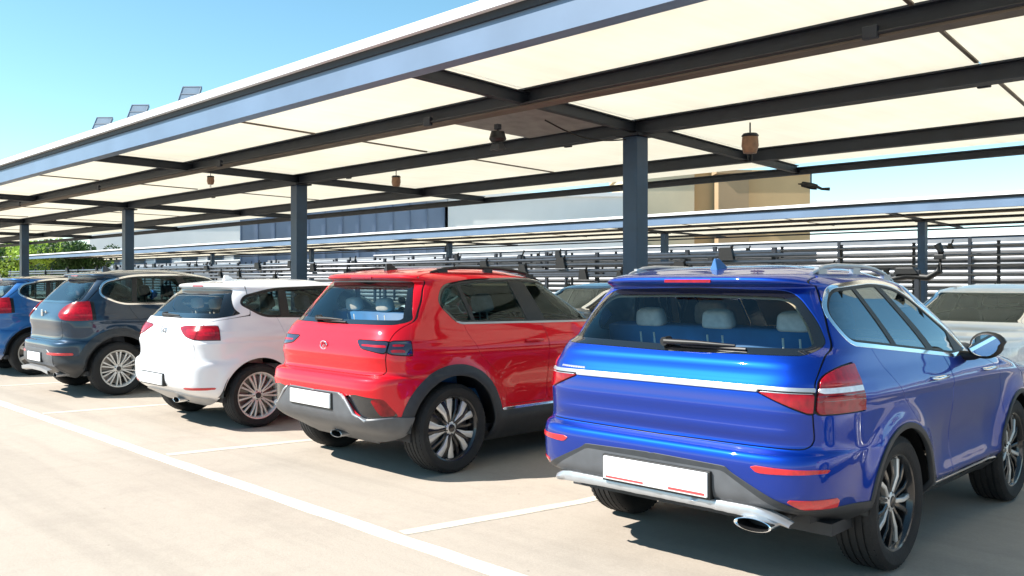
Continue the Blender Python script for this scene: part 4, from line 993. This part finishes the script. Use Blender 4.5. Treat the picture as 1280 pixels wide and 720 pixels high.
    for a,b in zip(edges[:-1],edges[1:]):
        m=B(); ga=.012
        def X(e,y): return min(max(e+SK*(y-(yf+4.2)),x0),x1)
        ya,yb=yf+.145,yf+9.76
        # gently cambered sheet
        n=6; v=[];f=[]
        for i in range(n+1):
            y=ya+(yb-ya)*i/n; 
            v+= [(X(a,y)+ga,y,zt),(X(b,y)-ga,y,zt),(X(a,y)+ga,y,zt+.012),(X(b,y)-ga,y,zt+.012)]
        for i in range(n):
            o=4*i; f+= [(o,o+1,o+5,o+4),(o+2,o+6,o+7,o+3),(o,o+4,o+6,o+2),(o+1,o+3,o+7,o+5)]
        f+=[(0,2,3,1),(4*n,4*n+1,4*n+3,4*n+2)]
        m.add(v,f); fin(m,'roof_sheet',M['sheet'])
    for e in edges[1:-1]:
        if any(abs(e-c)<.3 for c in cols): continue
        m=B(); 
        for (y0,y1) in ((yf+.17,beams[0][0]-.1),(beams[0][0]+.1,beams[1][0]-.12),(beams[1][0]+.12,beams[2][0]-.08)):
            xa=e+SK*(y0-(yf+4.2)); xb=e+SK*(y1-(yf+4.2)); w=.018
            m.add([(xa-w,y0,zt-.022),(xa+w,y0,zt-.022),(xb+w,y1,zt-.022),(xb-w,y1,zt-.022),(xa-w,y0,zt-.004),(xa+w,y0,zt-.004),(xb+w,y1,zt-.004),(xb-w,y1,zt-.004)],[(0,3,2,1),(4,5,6,7),(0,1,5,4),(1,2,6,5),(2,3,7,6),(3,0,4,7)])
        fin(m,'seam_strip',M['flange'])
    return root
carport(4.90,[-7.1,-15.25,-23.7,-32.5,-41.5,-50.5],-62,-.7,'nearest carport, its cream roof over the row of cars, seen from below')
carport(24.7,[-11.2,-21.1,-34.2,-47.0,-60,-1.5],-110,16,'second carport behind the nearest one, long blue grey fascia above the car roofs',bd=.42)
carport(47.0,[-24,-40,-56,-72,-90,-10,4],-190,30,'third carport farther back, a thin line under the second roof',colw=.3,bd=.35)
# ------------------------------------------------------------------ things hanging under the near carport
def hang(name,label,cat,x,y,fn,group=None,sc=1.0):
    root=empty(name,(x,y,CAMH+1.85),0,label,cat,group); fn(root); root.scale=(sc,sc,sc); return root
def lantern(root):
    m=MB(); m.tube([(0,0,.0),(0,0,-.16)],.012,8); m.build('hanger_rod',M['steel_dk'],root,smooth=True,angle=40)
    m=MB(); m.lathe([(-.16,.001),(-.16,.10),(-.19,.125),(-.20,.125),(-.21,.11)],14,'z'); m.build('lamp_cap',M['steel_dk'],root,smooth=True,angle=40)
    m=MB(); m.lathe([(-.21,.115),(-.34,.125),(-.45,.095),(-.46,.001)],14,'z'); m.build('lamp_shade',M['lantern'],root,smooth=True,angle=40)
    m=MB(); m.tube([(0.03,0,-.46),(.03,0,-.56)],.008,6); m.tube([(-.04,0,-.46),(-.04,0,-.54)],.008,6); m.build('cable_tail',M['black'],root)
M['lantern']=simple('brown_lantern',(0.20,0.105,0.055),0.45,noise=.25,scale=12)
hang('hanging_lantern','brown lantern hanging from the roof beam above the cobalt blue crossover','lantern',-5.6,9.35,lantern,sc=.8)
def flood(root):
    m=MB(); m.box(-.05,.05,-.05,.05,-.10,0); m.tube([(0,0,-.08),(0,0,-.2)],.02,8); m.build('bracket',M['steel_dk'],root)
    m=MB(); m.lathe([(-.12,.02),(-.14,.13),(-.28,.17),(-.34,.13),(-.345,.001)],12,'z'); m.build('lamp_head',M['black'],root,smooth=True,angle=35)
    m=MB(); m.box(-.14,.14,-.10,.10,-.50,-.36,top=(.05,.05,.03,.03)); m.build('lamp_lens',M['dark_grey'],root,bevel=.02)
hang('floodlight','dark floodlight hanging under the roof above the red crossover','floodlight',-7.75,7.3,flood,sc=.62)
hang('floodlight','small brown floodlight hanging from the beam between two left columns','floodlight',-12.15,9.1,lantern,sc=.62)
hang('floodlight','tiny dark floodlight hanging from the roof above the navy crossover','floodlight',-14.5,6.95,lantern,sc=.5)
def camera_(root):
    m=MB(); m.tube([(0,0,0),(0,0,-.16)],.014,8); m.build('bracket',M['steel_dk'],root)
    m=MB(); m.tube([(-.16,0,-.17),(.02,0,-.22),(.10,.02,-.24)],[.05,.06,.05],10); m.build('camera_body',M['black'],root,smooth=True,angle=50)
    m=MB(); m.tube([(.08,0,-.22),(.20,.0,-.28),(.33,.02,-.29)],[.03,.022,.03],8); m.tube([(-.16,0,-.17),(-.24,0,-.16)],[.02,.012],6); m.build('camera_arm',M['black'],root,smooth=True,angle=50)
hang('security_camera','small black security camera on a bent arm hanging from the rear roof edge','security camera',-7.55,14.6,camera_)
def grey_box(root):
    m=MB(); m.add([(-1.15,-.55,.22),(.55,-.55,.22),(.75,.7,.06),(-.6,.75,.06),(-1.15,-.55,.25),(.55,-.55,.25),(.75,.7,.25),(-.6,.75,.25)],[(0,3,2,1),(4,5,6,7),(0,1,5,4),(1,2,6,5),(2,3,7,6),(3,0,4,7)]); m.build('tray',M['tray'],root,bevel=.01)
M['tray']=simple('grey_tray',(0.25,0.24,0.23),0.5,noise=.2)
hang('cable_tray','dark grey tray fixed under the roof sheets beside the nearest column','cable tray',-7.9,7.85,grey_box)
m=MB(); pts=[]
for i in range(13):
    t=i/12; pts.append((-7.55+.45*t*1.0,7.9+1.0*t,CAMH+1.85+.10-.18*t-.10*math.sin(math.pi*t)))
m.tube([(p[0]+0,p[1],p[2]) for p in pts],.010,6); o=m.build('power_cable',M['black'],None,smooth=True); tag(o,'thin black cable drooping from the roof to the head of the nearest column','cable')
# ------------------------------------------------------------------ solar panels standing on the roof edge
M['solar']=simple('solar_cells',(0.17,0.22,0.28),0.3,coat=.6,noise=.3,scale=3); M['solar_frame']=simple('solar_frame',(0.35,0.38,0.42),0.35,metal=.6,noise=.05)
def solar(x,y,z,w,h,label):
    root=empty('solar_panel',(x,y,z),R(44),label,'solar panel','solar panels on the near carport roof')
    m=MB(); m.add([(0,0,.12),(w,0,.12),(w,.16,.12+h),(0,.16,.12+h),(0,.03,.10),(w,.03,.10),(w,.19,.10+h),(0,.19,.10+h)],[(0,1,2,3),(4,7,6,5),(0,4,5,1),(1,5,6,2),(2,6,7,3),(3,7,4,0)]); m.build('cell_sheet',M['solar'],root)
    m=MB()
    for a,b in (((0,0,.12),(w,0,.12)),((w,0,.12),(w,.16,.12+h)),((w,.16,.12+h),(0,.16,.12+h)),((0,.16,.12+h),(0,0,.12)),((0,.08,.12+h/2),(w,.08,.12+h/2))): m.tube([a,b],.010,4)
    m.build('frame',M['solar_frame'],root)
    m=MB(); 
    for xx in (.04,w-.04): m.tube([(xx,.16,h+.1),(xx,.2,-.10)],.012,6); m.tube([(xx,0,.12),(xx,.1,-.10)],.012,6)
    m.build('support_leg',M['solar_frame'],root)
SOL=[(-14.0,4.84,'smallest, farthest of the three raised solar panels on the roof edge'),(-12.65,4.84,'middle one of the three raised solar panels on the roof edge'),(-11.0,4.84,'nearest of the three raised solar panels on the roof edge, closest to the camera')]
for x,y,lab in SOL: solar(x,y,CAMH+1.85+.27,.24,.22,lab)
# ------------------------------------------------------------------ slatted metal wall behind the second carport
M['slat']=simple('galvanised_slat',(0.33,0.34,0.36),0.4,metal=.35,noise=.15,scale=.6,rn=.1); M['slat_dk']=simple('dark_backing',(0.20,0.21,0.225),0.7,noise=.2,scale=1)
root=empty('slatted_wall',(-40,40,0),0,'long wall of galvanised horizontal slats behind the second carport','wall')
m=MB(); m.box(-120,75,.12,.20,0,3.30); m.build('backing',M['slat_dk'],root)
rnd=random.Random(3)
for i in range(11):
    z=.16+.29*i; hh=rnd.choice([.19,.22,.25,.17]); y=-rnd.uniform(0,.14)
    m=MB(); m.tube([(-120,y,z),(75,y,z)],hh/2,10); m.build('slat',M['slat'],root,smooth=True,angle=50)
for i in range(34):
    x=-116+5.7*i; m=MB(); m.box(x-.06,x+.06,-.24,-.15,0,3.36); m.build('post',M['steel_dk'],root)
# low rails carrying clamps between carport rows
M['rail']=simple('galvanised_rail',(0.17,0.18,0.20),0.35,metal=.6,noise=.1)
def barrier(x0,x1,y,label,zs=(1.75,2.02,2.30),seed=1):
    rnd=random.Random(seed); root=empty('pipe_rack',((x0+x1)/2,y,0),0,label,'pipe rack','pipe racks between the carports'); cx=(x0+x1)/2
    for z in zs:
        m=MB(); m.tube([(x0-cx,0,z),(x1-cx,0,z)],.045,8); m.build('pipe',M['rail'],root,smooth=True)
    x=x0
    while x<x1:
        m=MB(); m.box(x-cx-.05,x-cx+.05,.06,.14,0,zs[-1]+.18); m.build('post',M['steel_dk'],root)
        x+=rnd.uniform(2.2,3.4)
    x=x0+.4
    while x<x1:
        z=rnd.choice(zs); m=MB(); w=rnd.uniform(.10,.22); m.box(x-cx-w,x-cx+w,-.14,-.03,z-.10,z+rnd.uniform(.06,.22),top=(.04,.08,0,0)); m.tube([(x-cx,-.08,z),(x-cx+w*.8,-.1,z+.25)],.03,6)
        m.build('clamp',M['black'],root)
        x+=rnd.uniform(.8,2.3)
    return root
barrier(-60,-12,21.5,'rack of galvanised pipes with black clamps behind the second row of cars',seed=4)
barrier(-70,-9.5,18.6,'nearer dark pipe rack with black clamps, just above the second row car roofs',zs=(1.66,1.80,1.97,2.12),seed=11)
barrier(-95,0,34.9,'far pipe rack behind the second carport, in front of the slatted wall',zs=(1.2,1.75,2.1,2.45,2.8),seed=23)
def pylon(x,y,label):
    root=empty('equipment_stand',(x,y,0),0,label,'equipment stand')
    m=MB(); m.box(-.05,.05,-.05,.05,0,1.75); m.build('post',M['steel_dk'],root,bevel=.01)
    m=MB(); m.tube([(-.55,0,1.56),(-.2,0,1.64),(.2,0,1.60),(.42,0,1.72),(.45,0,2.1),(.38,0,2.25)],[.05,.08,.07,.07,.06,.08],8); m.build('bent_arm',M['black'],root,smooth=True,angle=60)
    m=MB(); m.box(-.45,.05,-.1,.1,1.66,1.80,top=(.05,.1,0,0)); m.box(.33,.52,-.07,.07,1.95,2.05); m.build('clamp',M['black'],root,bevel=.015)
pylon(-7.15,18.2,'black bent arm equipment stand above the roof of the silver hatchback')
# ------------------------------------------------------------------ far buildings, trees
C_,S_=math.cos(R(45.8)),math.sin(R(45.8))
def wd(u,d): return (C_*u-S_*d, S_*u+C_*d)
M['wall_white']=simple('white_render',(0.72,0.72,0.72),.8,noise=.05,scale=.3); M['wall_cream']=simple('cream_render',(0.62,0.52,0.36),.85,noise=.06,scale=.3)
M['wall_tan']=simple('tan_render',(0.55,0.38,0.20),.85,noise=.06,scale=.3); M['wall_brown']=simple('brown_render',(0.38,0.26,0.15),.85,noise=.08,scale=.3)
M['wall_grey']=simple('grey_cladding',(0.35,0.37,0.40),.6,noise=.08,scale=.4)
M['curtain']=simple('dark_blue_glazing',(0.16,0.20,0.30),.3,coat=.3,noise=.25,scale=.15); M['mullion']=simple('mullion',(0.10,0.14,0.22),.4,noise=.1)
M['winglass']=simple('window_glass',(0.03,0.05,0.08),.08,noise=.1)
def building(label,u0,u1,d,z1,depth,mat,windows=(),setback=None,roofmat='wall_grey',name='building',shape=None):
    """front face runs across the view at distance d, between lateral offsets u0..u1"""
    cx,cy=wd((u0+u1)/2,d); root=empty(name,(cx,cy,0),R(45.8),label,'building')
    w=(u1-u0)/2
    m=MB(); m.box(-w,w,0,depth,0,z1); m.build('wall',M[mat],root)
    m=MB(); m.box(-w-.25,w+.25,-.25,depth+.25,z1,z1+.35); m.build('roof',M[roofmat],root)
    for (a,b,z0_,z1_) in windows:
        m=MB(); m.box(a,b,-.10,-.003,z0_,z1_); f=m.build('window',M['mullion'],root)
        m=MB(); m.box(a+.12,b-.12,-.13,-.103,z0_+.12,z1_-.12); m.build('pane',M['winglass'],f)
    return root
K=1/1120
def U(px,d): return (px-640)*K*d
def Z(py,d): return CAMH+(350-py)*K*d
d=95
building('cream building, pale flat block beside the tan one',U(783,d),U(868,d),d,Z(214,d),14,'wall_cream',roofmat='wall_cream')
building('tan building with flat roof seen between the carport roofs',U(869.5,d),U(1015,d),d+.6,Z(216,d),16,'wall_tan',windows=[],roofmat='wall_tan')
o=building('narrow brown tower set against the tan building front',U(898,d-2),U(936,d-2),d-2,Z(217,d-2),1.8,'wall_brown',roofmat='wall_brown')
d=80
building('low white hall with flat roof right of the dark glass block',U(560,d),U(782,d),d,Z(246,d),20,'wall_white',roofmat='wall_white')
root=building('long dark blue glass office block behind the left carport columns',U(300,d),U(556,d),d,Z(252,d),18,'curtain',roofmat='wall_grey')
w=(U(556,d)-U(300,d))/2
m=MB()
for i in range(13): x=-w+.1+i*(2*w-.2)/12; m.box(x-.05,x+.05,-.12,-.004,0,Z(252,d)-.1)
m.build('mullions',M['mullion'],root)
d=110
building('white warehouse with long flat roof at the left',U(112,d),U(330,d),d,Z(268,d),25,'wall_white',windows=[(-9+3.2*i,-7+3.2*i,3.5,5.0) for i in range(6)],roofmat='wall_white')
# trees
M['bark']=simple('bark',(0.09,0.065,0.045),.9,noise=.3,scale=6)
def leafmat(name,c):
    m,nt,b=new_mat(name); b.inputs['Roughness'].default_value=.6
    tc=nt.nodes.new('ShaderNodeTexCoord'); n=noise_node(nt,tc,.8,3); r=ramp(nt,n.outputs['Fac'],.35,tuple(q*.6 for q in c),.65,tuple(q*1.4 for q in c)); nt.links.new(r.outputs[0],b.inputs['Base Color'])
    t=nt.nodes.new('ShaderNodeBsdfTranslucent'); nt.links.new(r.outputs[0],t.inputs[0]); mx=nt.nodes.new('ShaderNodeMixShader'); mx.inputs[0].default_value=.35
    nt.links.new(b.outputs[0],mx.inputs[1]); nt.links.new(t.outputs[0],mx.inputs[2]); nt.links.new(mx.outputs[0],nt.nodes['Material Output'].inputs['Surface']); return m
M['leaf_l']=leafmat('leaf_light',(0.34,0.48,0.07)); M['leaf_d']=leafmat('leaf_dark',(0.035,0.085,0.02))
def tree(x,y,h,r,mat,label,seed):
    rnd=random.Random(seed); root=empty('tree',(x,y,0),0,label,'tree','trees beyond the car park')
    m=MB(); m.tube([(0,0,0),(.1,0,h*.3),(.05,.1,h*.55),(0,.1,h*.8)],[.26,.2,.13,.05],8)
    for k in range(6):
        a=k*1.05+rnd.random(); z=h*(.32+.07*k); m.tube([(0,0,z),(math.cos(a)*r*.4,math.sin(a)*r*.4,z+h*.12),(math.cos(a)*r*.75,math.sin(a)*r*.75,z+h*.2)],[.1,.06,.02],6)
    m.build('trunk',M['bark'],root,smooth=True)
    cl=[(rnd.gauss(0,.42)*r,rnd.gauss(0,.42)*r,h*rnd.uniform(.45,.95)) for _ in range(34)]
    v=[];f=[]
    for i in range(5200):
        c=cl[rnd.randrange(len(cl))]; cr=r*.30
        th=rnd.uniform(0,6.283); cz=rnd.uniform(-1,1); q=rnd.uniform(.55,1.05)**.6*cr; s_=math.sqrt(1-cz*cz)
        p=Vector((c[0]+q*s_*math.cos(th),c[1]+q*s_*math.sin(th),c[2]+q*cz*.8))
        e1=Vector((rnd.gauss(0,1),rnd.gauss(0,1),rnd.gauss(0,1))).normalized(); e2=e1.cross(Vector((rnd.gauss(0,1),rnd.gauss(0,1),rnd.gauss(0,1)))).normalized(); s=rnd.uniform(.10,.2)
        k=len(v); v+= [tuple(p-e1*s),tuple(p-e2*s*.5),tuple(p+e1*s),tuple(p+e2*s*.5)]; f.append((k,k+1,k+2,k+3))
    mesh_obj('crown',v,f,M[mat],root)
for (px,dd,top,r,mat,lab,sd) in ((8,88,292,3.6,'leaf_l','pale green tree at the far left edge beyond the carports',1),(42,84,294,3.8,'leaf_l','light green round tree second from the left edge',2),
      (72,90,296,3.2,'leaf_l','light green tree left of the dark bushy tree',3),(98,80,293,3.0,'leaf_d','dark green bushy tree beside the white warehouse',4),(-30,86,290,4,'leaf_d','dark green tree cut by the left edge of the view',5)):
    x,y=wd(U(px,dd),dd); tree(x,y,Z(top,dd)-.7,r,mat,lab,sd)
# ------------------------------------------------------------------ light, sky, camera
AZ,EL=R(38),R(42)     # light travels towards +y turned AZ towards +x
ld=Vector((math.sin(AZ)*math.cos(EL),math.cos(AZ)*math.cos(EL),-math.sin(EL)))
l=bpy.data.lights.new('sun','SUN'); l.energy=5.0; l.angle=R(.5); l.color=(1,.955,.88)
lo=bpy.data.objects.new('sun',l); COL.objects.link(lo); lo.rotation_euler=ld.to_track_quat('-Z','Y').to_euler(); lo.location=(0,-10,30)
w=bpy.data.worlds.new('World'); scene.world=w; w.use_nodes=True; nt=w.node_tree
sk=nt.nodes.new('ShaderNodeTexSky'); sk.sky_type='NISHITA'; sk.sun_disc=False; sk.sun_elevation=EL; sk.sun_rotation=math.atan2(-ld.x,-ld.y)
sk.air_density=.9; sk.dust_density=.0; sk.ozone_density=1.0; sk.altitude=1200
hs=nt.nodes.new('ShaderNodeHueSaturation'); hs.inputs['Saturation'].default_value=1.08; hs.inputs['Hue'].default_value=.472
nt.links.new(sk.outputs[0],hs.inputs['Color']); nt.links.new(hs.outputs[0],nt.nodes['Background'].inputs[0]); nt.nodes['Background'].inputs[1].default_value=.115
cam=bpy.data.cameras.new('camera'); co=bpy.data.objects.new('camera',cam); COL.objects.link(co); scene.camera=co
co.location=(0,0,CAMH); fwd=Vector((-S_,C_,0)); co.rotation_euler=fwd.to_track_quat('-Z','Y').to_euler()
cam.sensor_width=36; cam.lens=1120/1280*36; cam.shift_y=-10/1280; cam.clip_start=.05; cam.clip_end=3000
vs=scene.view_settings; vs.view_transform='Standard'; vs.look='None'; vs.gamma=1; vs.use_curve_mapping=False; vs.exposure=1.02
scene.cycles.max_bounces=8; scene.cycles.transparent_max_bounces=16; scene.cycles.sample_clamp_indirect=6; scene.cycles.caustics_reflective=False; scene.cycles.caustics_refractive=False
try: scene.cycles.use_denoising=True
except Exception: pass
